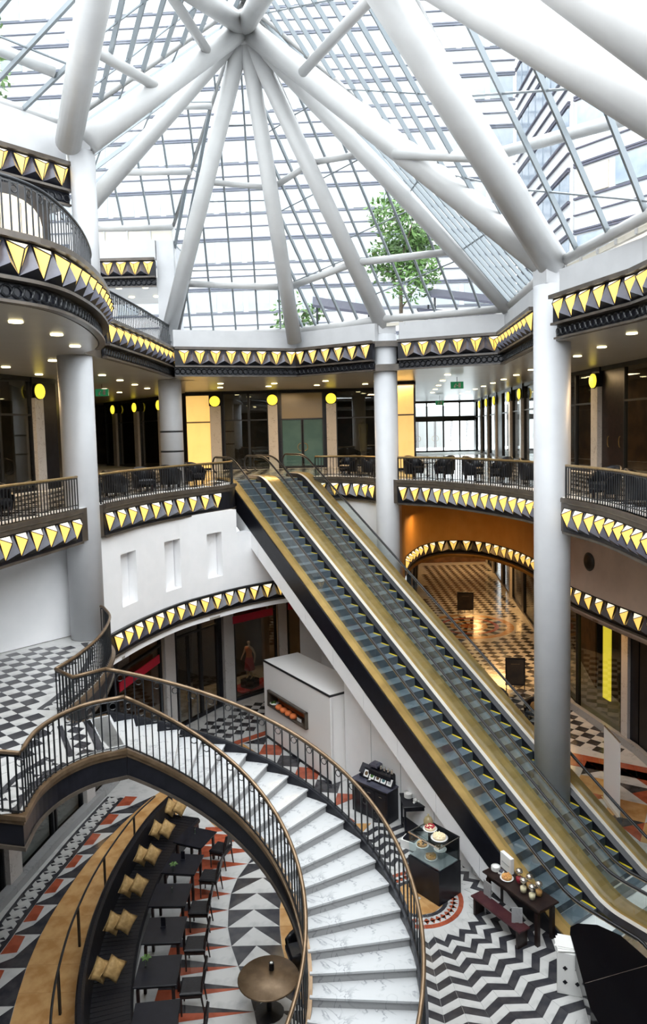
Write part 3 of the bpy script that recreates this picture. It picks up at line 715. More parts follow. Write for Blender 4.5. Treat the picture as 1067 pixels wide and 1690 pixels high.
# ------------------------------------------------------------------ glass roof
NA = V((-2.18, 24, 24.68)); NB = V((.54, 14, 21.18)); up = V((0, 0, 1))
roof = thing('steel_truss', 'star of thick white tubes meeting at a node under the glass roof', 'roof truss', tuple(NA)); RB = NA.copy()
def rt(name, pts, r, parent, base, m='white_steel', n=20, nm=None):
    b = MB(); b.tube([V(p) - base for p in pts], r, n); return b.obj(nm or name, m, parent, True)
FEET = [((-6.05, 19.5, 19.45), .35), ((-7.69, 25.0, 19.6), .28), ((-6.05, 28.7, 15.5), .30), ((-1.0, 28.6, 15.2), .29), ((2.4, 27.4, 15.55), .30), ((6.6, 25.1, 15.75), .30), ((6.15, 19.5, 15.95), .38)]
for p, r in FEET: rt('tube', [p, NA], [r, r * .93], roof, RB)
MB().lathe([(.15, -.55), (.42, -.3), (.48, 0), (.42, .3), (.15, .5)], n=20).obj('node', 'white_steel', roof, True)
rt('tube', [NA, (-3.6, 17, 22.31)], .30, roof, RB); rt('tube', [NA, (-.48, 16, 21.9)], .30, roof, RB)
roof2 = thing('steel_truss', 'thick white roof tubes spreading from beyond the top edge to the right columns', 'roof truss', tuple(NB))
for p, r in (((6.2, 19.2, 15.9), .40), ((6.12, 9.5, 14.7), .42)): rt('tube', [NB, p], [r * .95, r], roof2, NB)
MB().lathe([(.15, -.5), (.5, 0), (.15, .5)], n=16).obj('node', 'white_steel', roof2, True)
t3 = thing('steel_truss', 'thickest white roof tube crossing the top right corner', 'roof truss', (5.14, 8, 14.69)); rt('tube', [(1.95, 8.5, 17.4), (5.14, 8, 14.69)], [.30, .34], t3, V((5.14, 8, 14.69)))
t4 = thing('steel_truss', 'steep thick white roof tube rising from the left column to the top edge', 'roof truss', (-6.3, 19.4, 19.4)); rt('tube', [(-6.45, 19.3, 19.35), (-3.19, 12, 19.9 + .0)], [.33, .30], t4, V((-6.3, 19.4, 19.4)))

def clip(poly, n_, d):
    out = []
    for i in range(len(poly)):
        a, b = poly[i], poly[(i + 1) % len(poly)]; da, db = a.dot(n_) - d, b.dot(n_) - d
        if da >= 0: out.append(a)
        if (da >= 0) != (db >= 0): out.append(a.lerp(b, da / (da - db)))
    return out
def facet(label, poly, dirv, sp_, cross, edger=.07, bar=.032, first=None, group='glass roof facets'):
    """planar-ish glazed facet; bars run along dirv, thin cross bars every `cross` metres"""
    P = [V(p) for p in poly]; o = P[0]; nrm_ = (P[1] - P[0]).cross(P[2] - P[0]).normalized()
    if nrm_.z < 0: nrm_ = -nrm_
    d = V(dirv); d = (d - nrm_ * d.dot(nrm_)).normalized(); e = nrm_.cross(d)
    t = thing('glass_roof_bay', label, 'glass roof', tuple(o), group)
    u = [p.dot(e) for p in P]; v = [p.dot(d) for p in P]
    us = [min(u) + (first or sp_ * .6) + sp_ * i for i in range(int((max(u) - min(u)) / sp_) + 2)]; us = [x for x in us if x < max(u) - .15]
    vs_ = [min(v) + cross * (i + 1) for i in range(int((max(v) - min(v)) / cross) + 1)]; vs_ = [x for x in vs_ if x < max(v) - .4]
    for x in us:
        ln = clip(clip(P, e, x - .001), -e, -(x + .001))
        if len(ln) > 1:
            a = min(ln, key=lambda q: q.dot(d)); c = max(ln, key=lambda q: q.dot(d))
            if (c - a).length > .3:
                b = MB(); h = nrm_ * .06; w2 = e * bar; A, C = a - o, c - o
                b.add([A - w2 - h, A + w2 - h, A + w2 + h, A - w2 + h, C - w2 - h, C + w2 - h, C + w2 + h, C - w2 + h], [(3, 2, 1, 0), (4, 5, 6, 7), (0, 1, 5, 4), (1, 2, 6, 5), (2, 3, 7, 6), (3, 0, 4, 7)]); b.obj('glazing_bar', 'bar_metal', t)
    for y in vs_:
        ln = clip(clip(P, d, y - .001), -d, -(y + .001))
        if len(ln) > 1:
            a = min(ln, key=lambda q: q.dot(e)); c = max(ln, key=lambda q: q.dot(e))
            if (c - a).length > .3: b = MB(); b.tube([a - o, c - o], .026, 5); b.obj('cross_bar', 'bar_metal', t)
    UU = [min(u) - 1] + us + [max(u) + 1]; VV = [min(v) - 1] + vs_ + [max(v) + 1]
    for a, c in zip(UU, UU[1:]):
        for f, g in zip(VV, VV[1:]):
            q = clip(clip(clip(clip(P, e, a), -e, -c), d, f), -d, -g)
            if len(q) > 2:
                q = [x - o + nrm_ * .05 for x in q]; mobj('pane', q, [tuple(range(len(q)))], 'roof_glass', t)
    for a, c in zip(P, P[1:] + P[:1]):
        b = MB(); b.tube([a - o, c - o], edger, 8); b.obj('edge_tube', 'white_steel', t, True)
    return t
A1 = NA + V((0, .2, .9)); B1 = NB + V((0, 0, 1.2)); T1 = V((-3.0, 11.6, 21.2))
G = {'C2': V((-5.72, 29.2, 15.72)), 'V1': V((-.95, 29.25, 15.72)), 'C3': V((2.3, 27.2, 15.8)), 'V3': V((6.6, 25.5, 15.8)), 'C4': V((6.35, 19.7, 15.95)), 'W1': V((-9.4, 29.1, 19.95)), 'W2': V((-5.75, 29.2, 19.95)), 'C1': V((-6.75, 19.9, 20.05)), 'C5': V((7.35, 10.5, 15.95)), 'W0': V((-11.2, 14.8, 20.1))}
def perp(a, b, ap): ab = (b - a).normalized(); m_ = ap - a; return m_ - ab * m_.dot(ab)
facet('glazed roof bay behind the slim banded column', (G['C2'], G['V1'], A1), perp(G['C2'], G['V1'], A1), .9, 2.5)
facet('glazed roof bay just left of the middle column', (G['V1'], G['C3'], A1), A1 - G['C3'] + V((0, 0, 0)), .62, 2.5)
facet('glazed roof bay with the green tree behind it', (G['C3'], G['V3'], A1), A1 - G['C3'], .78, 2.2)
facet('narrow steep glazed roof bay leading down to the right column', (G['V3'], G['C4'], A1), A1 - G['V3'], .5, 2.6)
facet('large glazed roof bay at top centre with dark bars', (G['C4'], B1, A1), B1 - G['C4'], 1.0, 2.6)
facet('glazed roof bay at right showing the facade windows', (G['C4'], G['C5'], B1), B1 - G['C4'], 1.35, 2.6, first=1.3)
facet('glazed roof bay over the cream eaves at left', (G['W1'], G['W2'], A1), perp(G['W1'], G['W2'], A1), 1.05, 2.3)
facet('tall side glazing left of the slim banded column', (G['W2'], G['C2'], A1), A1 - G['C2'], .8, 3)
facet('sliver of roof glazing behind the long left tube', (G['C1'], G['W1'], A1), A1 - G['C1'], 1.2, 2.5)
facet('glazed roof bay at upper left between two tubes', (G['C1'], A1, T1), T1 - G['C1'], .9, 2.2)
facet('glazed roof bay at the top left corner', (G['W0'], G['C1'], T1), perp(G['W0'], G['C1'], T1), 1.0, 2.4)
facet('glazed roof bay above the top edge of view', (A1, B1, T1), B1 - T1, 1.2, 3)
# ring purlins and short props
pur = thing('roof_purlins', 'slimmer white cross tubes linking the big roof tubes', 'roof tubes', tuple(NA))
def lp(a, b, t): return V(a).lerp(V(b), t)
def pl(k0, k1, t0, t1, r=.13, dz=.45):
    a = lp(k0, A1, t0); c = lp(k1, A1, t1); rt('purlin', [a + up * -.1, c + up * -.1], r, pur, RB)
for t_, r in ((.19, .13), (.52, .11)):
    pl(G['C2'], G['V1'], t_, t_ - .02, r); pl(G['V1'], G['C3'], t_ - .02, t_ + .02, r); pl(G['C3'], G['V3'], t_ + .02, t_ + .02, r)
pl(G['W1'], G['W2'], .30, .30)
pl(G['W1'], G['W2'], .6, .6, .11)
for a, c in (((6.2, 14, 17.5), (4.35, 19, 18.6)), ((4.35, 19, 18.6), (2.3, 21.3, 19.6)), ((1.9, 15, 21.0), (-.3, 21.2, 21.9)), ((-9.8, 15.2, 21.0), (-6.2, 17.8, 20.4)), ((-5.6, 17.2, 20.9), (-4.4, 21.4, 21.6)), ((-3.9, 14.5, 22.0), (-3.2, 22.4, 23.2))):
    rt('purlin', [a, c], .14, pur, RB)
for t_ in (.19, .52):
    for k, f in (('V1', 3), ('C3', 4), ('V3', 5)):
        a = lp(G[k], A1, t_); c = lp(FEET[f][0], NA, t_ + .02); rt('prop', [a, c], .08, pur, RB, n=10)
# eaves gutter tubes and cream gutter panels
for i, (a, c) in enumerate((('C2', 'V1'), ('V1', 'C3'), ('C3', 'V3'), ('V3', 'C4'), ('C4', 'C5'), ('W1', 'W2'), ('W0', 'C1'))):
    a, c = G[a], G[c]; t = thing('eaves_gutter', ['white tubular eaves with ribbed cream fascia behind the slim banded column', 'white tubular eaves just left of the middle column', 'white tubular eaves under the tree bay', 'short white eaves running back beside the right column', 'white tubular eaves at far right', 'cream ribbed eaves above the small topmost frieze', 'white eaves at the top left corner'][i], 'eaves', tuple(a), 'roof eaves')
    z0 = V((0, 0, 0)); d = c - a
    MB().tube([z0, d], .14, 12).obj('gutter_tube', 'white_steel', t, True)
    dn = V((0, 0, -.16)); q = V((-d.y, d.x, 0)).normalized() * .1
    h = .45 if i == 5 else .12
    MB().add([dn, d + dn, d + dn - up * h, dn - up * h, dn + q, d + dn + q, d + dn - up * h + q, dn - up * h + q], [(0, 3, 2, 1), (4, 5, 6, 7), (0, 1, 5, 4), (3, 7, 6, 2), (0, 4, 7, 3), (1, 2, 6, 5)]).obj('gutter_panel', 'cream_panel', t)
    n = int(d.length / .8)
    for k in range(1, n): b = MB(); p = d * (k / n) + dn * 1.0 - q * .3; b.box(p.x, p.y, p.z - h, .05, .05, h); b.obj('rib', 'white_steel', t)

# ------------------------------------------------------------------ buildings around
def facade(label, a, c, z0, nst, hs, ww, pale=True, tan=False):
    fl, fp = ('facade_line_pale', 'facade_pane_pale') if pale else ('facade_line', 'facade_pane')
    a, c = V(a), V(c); d = c - a; L = d.length; u = d.normalized(); ang = math.atan2(u.y, u.x); t = thing('office_building', label, 'building', (a.x, a.y, z0), None, ang)
    H = nst * hs
    MB().box(L / 2, 4, 0, L, 8, H).obj('wall', 'facade_white', t)
    pan = MB().box(0, 0, 0, ww * .84, .08, hs * .40).obj('window', fp); pm = pan.data; bpy.data.objects.remove(pan)
    pn2 = MB().box(0, 0, 0, ww * .84, .08, hs * .40).obj('window', 'facade_tan'); p2 = pn2.data; bpy.data.objects.remove(pn2)
    n = int(L / ww); cnt = 0; rest = MB()
    for s in range(nst):
        z = s * hs
        for k, (dz, th_) in enumerate(((.0, .09), (.24 * hs, .06), (.48 * hs, .10), (.96 * hs, .10))):
            MB().box(L / 2, -.06, z + dz, L, .16, th_).obj('ledge', fl, t)
        for i in range(n):
            x = (i + .5) * L / n
            if cnt < 290:
                o = bpy.data.objects.new('window', p2 if (tan and (i * 7 + s * 3) % 5 < 2) else pm); o.location = (x, -.05, z + .53 * hs); link(o, t); cnt += 1
            else: rest.box(x, -.05, z + .53 * hs, ww * .84, .08, hs * .40)
    if rest.v: rest.obj('window_rows', fp, t, kind='stuff')
    return t
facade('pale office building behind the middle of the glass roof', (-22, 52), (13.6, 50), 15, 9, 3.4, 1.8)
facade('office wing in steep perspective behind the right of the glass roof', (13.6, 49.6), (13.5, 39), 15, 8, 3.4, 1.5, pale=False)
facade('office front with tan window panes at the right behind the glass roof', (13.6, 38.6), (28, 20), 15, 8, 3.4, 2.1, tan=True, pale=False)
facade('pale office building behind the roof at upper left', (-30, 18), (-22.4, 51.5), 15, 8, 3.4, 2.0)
ter = struct(polyslab('terrace', [(-40, -10), (40, -10), (40, 60), (-40, 60)], [[(-17.2, -4.2), (17.2, -4.2), (17.2, 64.2)[:1] + (59.9,), (-17.2, 59.9)]], 14.6, 14.8, 'terrace'))
def tree(x, y, z, h, r, label, seed, n=900, low=.35):
    rnd = random.Random(seed); t = thing('tree', label, 'tree', (x, y, z))
    MB().tube([(0, 0, 0), (.06, 0, h * .4), (0, .1, h * .75)], [.12, .09, .04], 8).obj('trunk', 'bark', t, True)
    for i in range(5):
        a = i * 1.3; b = MB(); b.tube([(0, 0, h * (.35 + .07 * i)), (math.cos(a) * r * .5, math.sin(a) * r * .5, h * (.55 + .08 * i))], [.05, .02], 5); b.obj('branch', 'bark', t)
    b = MB(); cl = [(rnd.uniform(-.6, .6) * r, rnd.uniform(-.6, .6) * r, h * rnd.uniform(low + .15, .95), r * rnd.uniform(.3, .5)) for _ in range(14)]
    for i in range(n):
        cx, cy, cz, cr = rnd.choice(cl); v = V((rnd.gauss(0, 1), rnd.gauss(0, 1), rnd.gauss(0, 1))).normalized() * cr * rnd.uniform(.5, 1.1); p = V((cx, cy, cz)) + v
        a = V((rnd.gauss(0, 1), rnd.gauss(0, 1), rnd.gauss(0, .6))).normalized(); q = a.orthogonal().normalized(); s = rnd.uniform(.10, .19)
        b.add([p - a * s, p + q * s * .5, p + a * s, p - q * s * .5], [(0, 1, 2, 3)])
    b.obj('foliage', 'green_leaf', t, kind='stuff')
tree(3.9, 35, 14.8, 7.4, 2.3, 'green tree standing outside behind the glass right of the middle column', 3, 3600)
tree(-1.0, 36, 14.8, 3.2, 1.6, 'low pale green bush outside behind the roof tube foot', 5, 700, .1)
tree(-11.0, 24.5, 18.0, 8.5, 1.5, 'tree seen through the glass at the top left corner', 9, 900)
for x0, y0, x1, y1, z, lb in ((5.1, 33, 9.8, 34.5, 17.6, 'dark sloping café canopy outside, right of the tree'), (-.3, 33, 2.6, 34, 17.3, 'dark canopy outside, left of the tree'), (4.5, 31, 9, 31.8, 16.3, 'lower dark awning outside, close to the eaves')):
    b = MB(); b.add([(0, 0, 0), (x1 - x0, y1 - y0, -.3), (x1 - x0, y1 - y0 + 2.4, .5), (0, 2.4, .8), (0, 0, .12), (x1 - x0, y1 - y0, -.18), (x1 - x0, y1 - y0 + 2.4, .62), (0, 2.4, .92)], [(3, 2, 1, 0), (4, 5, 6, 7), (0, 1, 5, 4), (1, 2, 6, 5), (2, 3, 7, 6), (3, 0, 4, 7)])
    t = thing('canopy', lb, 'awning', (x0, y0, z)); b.obj('canopy_roof', 'canopy_dark', t)
    for px, py in ((.2, .2), (x1 - x0 - .2, .3), (x1 - x0 - .2, 2.2), (.2, 2.2)): c = MB(); c.tube([(px, py, 14.8 - z), (px, py, .05)], .05, 6); c.obj('post', 'black_metal', t)

# ------------------------------------------------------------------ shop fronts
DISC = MB().lathe([(.02, 0), (.27, 0), (.27, .05), (.2, .09), (.02, .11)], n=24).obj('d', 'disc_lamp').data
for o in [x for x in bpy.data.objects if x.data == DISC]: bpy.data.objects.remove(o)
def disc_lamp(x, y, z, ang, label):
    t = thing('wall_lamp', label, 'lamp', (x, y, z), 'round yellow wall lamps', ang)
    l = bpy.data.objects.new('lamp_disc', DISC); l.rotation_euler = (PI / 2, 0, 0); l.location = (0, -.05, 0); link(l, t)
    MB().lathe([(.3, 0), (.3, .05), (.2, .06)], n=24).obj('rim', 'black_metal', t).rotation_euler = (PI / 2, 0, 0)
    return t
def front(label, a, c, z0, z1, segs, lamps=None, trans=.68, depth=2.0, inner='interior_dark', pil=3.35, group=None):
    """a->c with the viewer on the right-hand side; segs: (kind, width)"""
    a, c = V((*a, 0)), V((*c, 0)); d = c - a; L = d.length; ang = math.atan2(d.y, d.x); H = z1 - z0
    t = thing('shop_front', label, 'shop front', (a.x, a.y, z0), group, ang); k = L / sum(w_ for _, w_ in segs); x = 0
    MB().box(L / 2, .04, H - .16, L, .2, .16).obj('header', 'black_panel', t)
    MB().box(L / 2, .04, 0, L, .16, .12).obj('plinth', 'black_panel', t)
    MB().box(L / 2, depth, 0, L, .06, H).obj('back_wall', inner, t)
    n = 0
    for kind, w_ in segs:
        w_ *= k; xc = x + w_ / 2
        if kind == 'pillar':
            MB().bbox(xc, -.02, 0, w_, .3, pil).obj('pillar', 'pillar_marble', t)
            MB().box(xc, .02, pil, w_ + .08, .26, H - pil).obj('lamp_panel', 'black_panel', t)
            if lamps and n < len(lamps) and lamps[n]:
                p = a + d.normalized() * xc; nr = V((d.y, -d.x, 0)).normalized(); disc_lamp(p.x + nr.x * .15, p.y + nr.y * .15, z0 + pil + .24, ang, lamps[n])
            n += 1
        elif kind == 'dark': MB().box(xc, .05, 0, w_, .2, H - .1).obj('panel', 'black_panel', t)
        elif kind == 'wood':
            MB().box(xc, .08, 0, w_, .12, H - .16).obj('panel', 'dark_wood', t)
            MB().tube([(xc + .1 + .1 * math.cos(q), -.03, 1.25 + .2 * math.sin(q)) for q in [PI * i / 8 + PI / 2 for i in range(9)]], .018, 5).obj('handle', 'brass', t)
        elif kind == 'lightbox':
            MB().box(xc, .03, .12, w_ - .06, .12, H * trans - .16).obj('light_panel', 'lightbox', t); MB().box(xc, .03, H * trans, w_ - .06, .12, H - .2 - H * trans).obj('light_panel', 'lightbox', t)
            MB().box(xc, .0, H * trans - .05, w_, .18, .06).obj('frame', 'black_metal', t)
        elif kind in ('glass', 'teal', 'beige', 'door', 'open'):
            if kind == 'open': MB().box(xc, .06, H * trans, w_, .12, .42).obj('transom_panel', 'black_metal', t)
            m = {'glass': 'shop_glass', 'teal': 'teal_glass', 'beige': 'beige_glass', 'door': 'shop_glass', 'open': 'clear_glass'}[kind]
            for sx in (x + .03, x + w_ - .03): MB().box(sx, .04, .1, .06, .14, H - .2).obj('mullion', 'black_metal', t)
            MB().box(xc, .04, H * trans, w_, .14, .07).obj('transom', 'black_metal', t)
            MB().box(xc, .05, H * trans + .07, w_ - .12, .02, H * (1 - trans) - .24).obj('pane', 'beige_glass' if kind == 'teal' else m, t)
            if kind in ('teal', 'door', 'open'):
                for s_ in (-1, 1):
                    dr = MB().box(xc + s_ * (w_ / 4 - .02), .05, .12, w_ / 2 - .1, .02, H * trans - .12).obj('door', m, t)
                    MB().box(xc + s_ * .05, .04, .12, .05, .05, H * trans - .12).obj('door_stile', 'black_metal', t)
                    MB().tube([(xc + s_ * (.09 + .17 * math.cos(q)), -.04, 1.1 + .2 * math.sin(q)) for q in [-PI / 2 + PI * i / 8 for i in range(9)]], .016, 5).obj('handle', 'brass', dr)
            else: MB().box(xc, .05, .12, w_ - .12, .02, H * trans - .12).obj('pane', m, t)
        x += w_
    return t
HS = 4.02
front('gallery shop front with glowing yellow panel, marble pillars and pale green double doors', (-7.1, 37.5), (3.4, 37.5), Z1, ZC, [('lightbox', 1.25), ('pillar', .55), ('dark', .12), ('glass', 1.3), ('glass', 1.0), ('pillar', .48), ('dark', .15), ('teal', 2.2), ('dark', .15), ('pillar', .5), ('glass', 2.6)],
      ['left one of the three round lamps over the glass doors wall', 'middle one of the three round lamps over the glass doors wall', 'right one of the three round lamps over the glass doors wall'], trans=.62)
front('dark gallery shop front at far left with a round lamp on its pillar', (-12.6, 17.5), (-10.1, 27.2), Z1, ZC, [('glass', 3), ('pillar', .4), ('glass', 2.6), ('glass', 1.5), ('pillar', .42), ('dark', .8)], [None, 'round lamp on the far left pillar, left of the thick column'], trans=.66)
front('dark gallery shop front just behind the thick left column', (-10.1, 27.2), (-12.4, 36.6), Z1, ZC, [('dark', 1.5), ('glass', 3.5), ('glass', 3)], trans=.66)
front('dark gallery wall with a row of lamps between the thick left column and banded column', (-14.2, 47), (-7.2, 38.2), Z1, ZC, [('glass', 1.2), ('pillar', .4), ('glass', 2.1), ('pillar', .4), ('glass', 2.1), ('pillar', .4), ('glass', 1.4), ('dark', .6)],
      ['leftmost small lamp between the thick left column and banded column', 'second small lamp between the thick left column and banded column', 'third small lamp, next to the banded column'], trans=.66, depth=1.2)
struct(MB().box(-12.3, 36.9, Z1, .5, .5, HS).obj('wall_pillar_olive', 'beige_glass'))
disc_lamp(-11.85, 36.55, 13.3, -.3, 'lamp half hidden by the right edge of the thick left column')
front('glowing yellow panel right of the middle column', (3.45, 33.0), (4.25, 32.9), Z1, ZC, [('lightbox', 1)], trans=.63, depth=.4)
front('left side of the gallery passage behind the yellow panel', (4.3, 33.2), (6.9, 57.5), Z1, ZC, [('dark', 3), ('glass', 5), ('dark', 1), ('glass', 5)], trans=.66, depth=-.4 + 1.2)
front('glazed entrance doors at the far end of the gallery passage', (6.9, 57.6), (12.3, 57.6), Z1, ZC, [('open', 1.5), ('open', 1.3), ('open', 1.3), ('open', 1.2)], trans=.6, depth=14, inner='facade_white')
front('gallery passage windows receding at right with a row of round lamps', (12.3, 57.5), (10.25, 34.5), Z1, ZC, [('dark', .5), ('glass', 2.6), ('pillar', .35), ('glass', 2.4), ('pillar', .35), ('glass', 2.4), ('pillar', .35), ('dark', 1.4), ('glass', 2.4), ('pillar', .35), ('glass', 2.2), ('pillar', .35), ('glass', 2.0)],
      ['farthest round lamp of the receding row at right', 'second farthest round lamp of the receding row', 'middle round lamp of the receding row at right', 'second nearest round lamp of the receding row', 'nearest round lamp of the receding row, left of the right column'], trans=.66, depth=2.5, inner='interior_warm')
front('dark wooden gallery shop front at far right with marble pillar and lit shelves', (10.25, 34.5), (11.6, 16), Z1, ZC, [('glass', 4.2), ('glass', 1.6), ('pillar', .5), ('wood', 1.0), ('wood', .6), ('glass', 4.0), ('dark', .4), ('wood', 4.5)], ['large round lamp on the marble pillar right of the tall right column'], trans=.66, depth=2.2, inner='interior_warm')
# lit shelves in the far right shop
sh = thing('display_shelf', 'glowing amber display shelving in the far right gallery shop', 'shelf', (11.06, 23.2, Z1 + .1), None, math.atan2(-18.5, 1.35))
MB().box(0, 1.0, 0, 3.9, .08, 3.6).obj('back_panel', 'lightbox', sh)
for i in range(5): MB().box(0, .8, .3 + i * .75, 3.9, .4, .05).obj('shelf', 'dark_wood', sh)
for i in range(5): MB().box(-1.9 + i * .95, .8, 0, .05, .4, 3.6).obj('upright', 'dark_wood', sh)
# ground floor shops at left, following the frieze
front('ground floor shop window with slanting red band, left of the doorway', (-7.2, 23.3), (-6.4, 26.85), 0, 5.0, [('dark', .2), ('glass', 2.6)], trans=.72, depth=2.6, inner='interior_dark', pil=4.6)
front('ground floor shop doorway between two marble pillars', (-6.38, 26.95), (-4.55, 29.9), 0, 5.0, [('pillar', .55), ('dark', .2), ('door', 1.5), ('glass', 1.1), ('dark', .2)], trans=.72, depth=2.6, inner='interior_warm', pil=4.1)
front('ground floor shop window with the mannequin in red', (-4.5, 29.95), (-2.3, 31.85), 0, 5.0, [('pillar', .5), ('dark', .1), ('glass', 2.3)], trans=.72, depth=2.6, inner='interior_dark', pil=4.6)
front('ground floor shop window partly hidden behind the escalator', (-2.25, 31.9), (.6, 33.1), 0, 5.0, [('pillar', .4), ('dark', .1), ('glass', 2.6)], trans=.8, depth=2.4, inner='interior_warm', pil=4.1)
front('shop window under the landing beside the mosaic border', (-9.15, 12.5), (-8.1, 20.0), 0, 4.1, [('glass', 2.0), ('dark', .12), ('glass', 2.9), ('pillar', .55), ('glass', 1.9)], trans=.8, depth=2.0, inner='interior_dark', pil=4.1)
front('shop window under the landing nearest the red banded window', (-8.08, 20.1), (-7.45, 23.2), 0, 4.1, [('glass', 1.5), ('pillar', .5), ('glass', 1.2)], trans=.8, depth=2.0, inner='interior_dark', pil=4.1)
struct(MB().sweep([V((-9.12, 12.5, 0)), V((-8.05, 20.0, 0)), V((-7.4, 23.3, 0))], [(.02, 0), (.28, 0), (.28, .22), (.02, .22)]).obj('trim_2', 'marble_riser'))
struct(MB().sweep([V((-9.12, 12.5, 0)), V((-8.05, 20.0, 0)), V((-7.55, 22.6, 0))], [(.05, 4.1), (.05, 5.6), (-.2, 5.6), (-.2, 4.1)]).obj('wall_under_landing', 'soffit'))
for i, (a, c, z) in enumerate((((-7.15, 23.5), (-6.5, 26.5), 3.55), ((-4.1, 30.15), (-2.5, 31.55), 3.5), ((-1.8, 32.0), (-.4, 32.6), 3.6), ((-8.85, 14.6), (-8.35, 18.2), 1.5))):
    a, c = V((*a, 0)), V((*c, 0)); d = c - a; nr = V((d.y, -d.x, 0)).normalized()
    o = MB().box(0, 0, 0, d.length, .04, .32).obj('red_banner', 'red_gloss', None, loc=tuple((a + c) / 2 + nr * .12 + V((0, 0, z - (.5 if i == 0 else 0)))), rz=math.atan2(d.y, d.x))
    tag(o, ['red sale band across the shop window left of the doorway', 'red sale band above the mannequin in red', 'short red band in the window behind the escalator', 'red band low in the shop window under the landing'][i], 'banner', 'red bands in the shop windows')
struct(MB().sweep(z3([(p.x, p.y) for p in W_L[6:]], 0, -3.4), [(0, 0), (0, ZSL), (-.1, ZSL), (-.1, 0)]).obj('wall_shop_back', 'interior_dark'))
struct(polyslab('ceiling_shops', xy(W_U) + [(2, 29.6), (2.5, 33), (2.5, 37), (-6, 37), (-12, 28), (-12, 19), (-7.4, 19.9)], [], 5.0, 5.08, 'ceiling'))
# right ground floor shop bay
front('ground floor shop window with a glowing yellow strip at right', (10.25, 31.0), (10.2, 28.6), 0, 5.0, [('dark', .2), ('glass', 2)], trans=.8, depth=2.0, inner='interior_dark')
front('ground floor bay window with marble sill right of the tall right column', (10.2, 28.5), (11.0, 24.6), 0, 5.0, [('glass', 3.2), ('dark', .2), ('pillar', .4), ('dark', .5)], trans=.8, depth=2.2, inner='interior_warm', pil=4.2)
front('ground floor shop wall at the right edge', (11.0, 24.5), (11.6, 15), 0, 5.0, [('dark', 1), ('glass', 4), ('dark', 1), ('glass', 4)], trans=.8, depth=2, inner='interior_dark')
o = MB().box(0, 0, .5, .06, .5, 3.2).obj('light_strip', 'disc_lamp', None, loc=(11.2, 28.0, .1), rz=.2); tag(o, 'tall glowing yellow strip inside the bay window at right', 'lamp')
struct(MB().sweep([V((10.2, 30.8, 0)), V((10.15, 28.5, 0)), V((10.95, 24.5, 0)), V((11.5, 15, 0))], [(.04, 0), (.22, 0), (.22, .3), (.04, .3)]).obj('trim_3', 'marble_riser'))
o = MB().lathe([(.01, 0), (.3, 0), (.32, .05), (.24, .09), (.01, .11)], n=24).obj('wall_speaker', 'black_metal', None, loc=(9.0, 24.0, 7.0)); o.rotation_euler = (PI / 2, 0, math.atan2(-3, .6)); tag(o, 'round black speaker on the brown wall right of the tall column', 'speaker')
# passage behind the orange wall
pc = xy(W_O) + xy(W_R)[1:] + [(17, 11), (17, 62), (3, 62), (3, 31)]
struct(polyslab('ceiling_passage', pc, [], 5.0, 5.1, 'warm_wood'))
front('dark shop windows along the right side of the ground floor passage', (14.0, 61), (11.9, 40), 0, 4.9, [('pillar', .4), ('glass', 3), ('pillar', .4), ('glass', 3), ('dark', .8), ('glass', 3), ('pillar', .4), ('glass', 3), ('dark', .6), ('glass', 3)], trans=.75, depth=1.6, inner='interior_warm', pil=4.2)
front('dark shop windows at the mouth of the passage by the right column', (11.9, 39.8), (10.3, 31.2), 0, 4.9, [('glass', 3), ('dark', .4), ('glass', 3)], trans=.75, depth=1.6, inner='interior_warm')
front('shop windows along the left side of the ground floor passage', (4.0, 33.5), (8.0, 61), 0, 4.9, [('dark', 2), ('glass', 4), ('dark', .6), ('glass', 4), ('dark', .6), ('glass', 4)], trans=.75, depth=1.2, inner='interior_warm')
struct(MB().box(11, 61.5, 0, 8, .2, 5).obj('wall_passage_end', 'interior_warm'))
for i in range(10):
    o = MB().lathe([(.01, 0), (.11, 0), (.11, -.03)], n=10).obj('downlight', 'downlight', bpy.data.objects['ceiling_passage'], loc=(8.0 + (i % 2) * 3.2 + i * .22, 37 + (i // 2) * 4.5, 4.94))
# outer shell so that no stray daylight reaches the shops
for nm, P in (('wall_outer_left', [(-17, -4), (-17, 64)]), ('wall_outer_back_left', [(-17, 50), (-6.5, 50)]), ('wall_outer_right', [(17, 64), (17, -4)]), ('wall_outer_front', [(17, -4), (-17, -4)])):
    struct(MB().sweep([V((*p, 0)) for p in P], [(0, -.3), (0, Z2), (-.3, Z2), (-.3, -.3)]).obj(nm, 'interior_dark'))
struct(MB().box(-13.5, 16.5, 0, .2, 12, Z1B).obj('wall_side_left', 'white_paint'))
struct(MB().sweep([V((-7.0, 37.9, 0)), V((3.4, 37.9, 0)), V((6.6, 57.5, 0))], [(-2.2, Z1), (-2.2, ZC), (-2.4, ZC), (-2.4, Z1)]).obj('wall_gallery_back', 'interior_dark'))
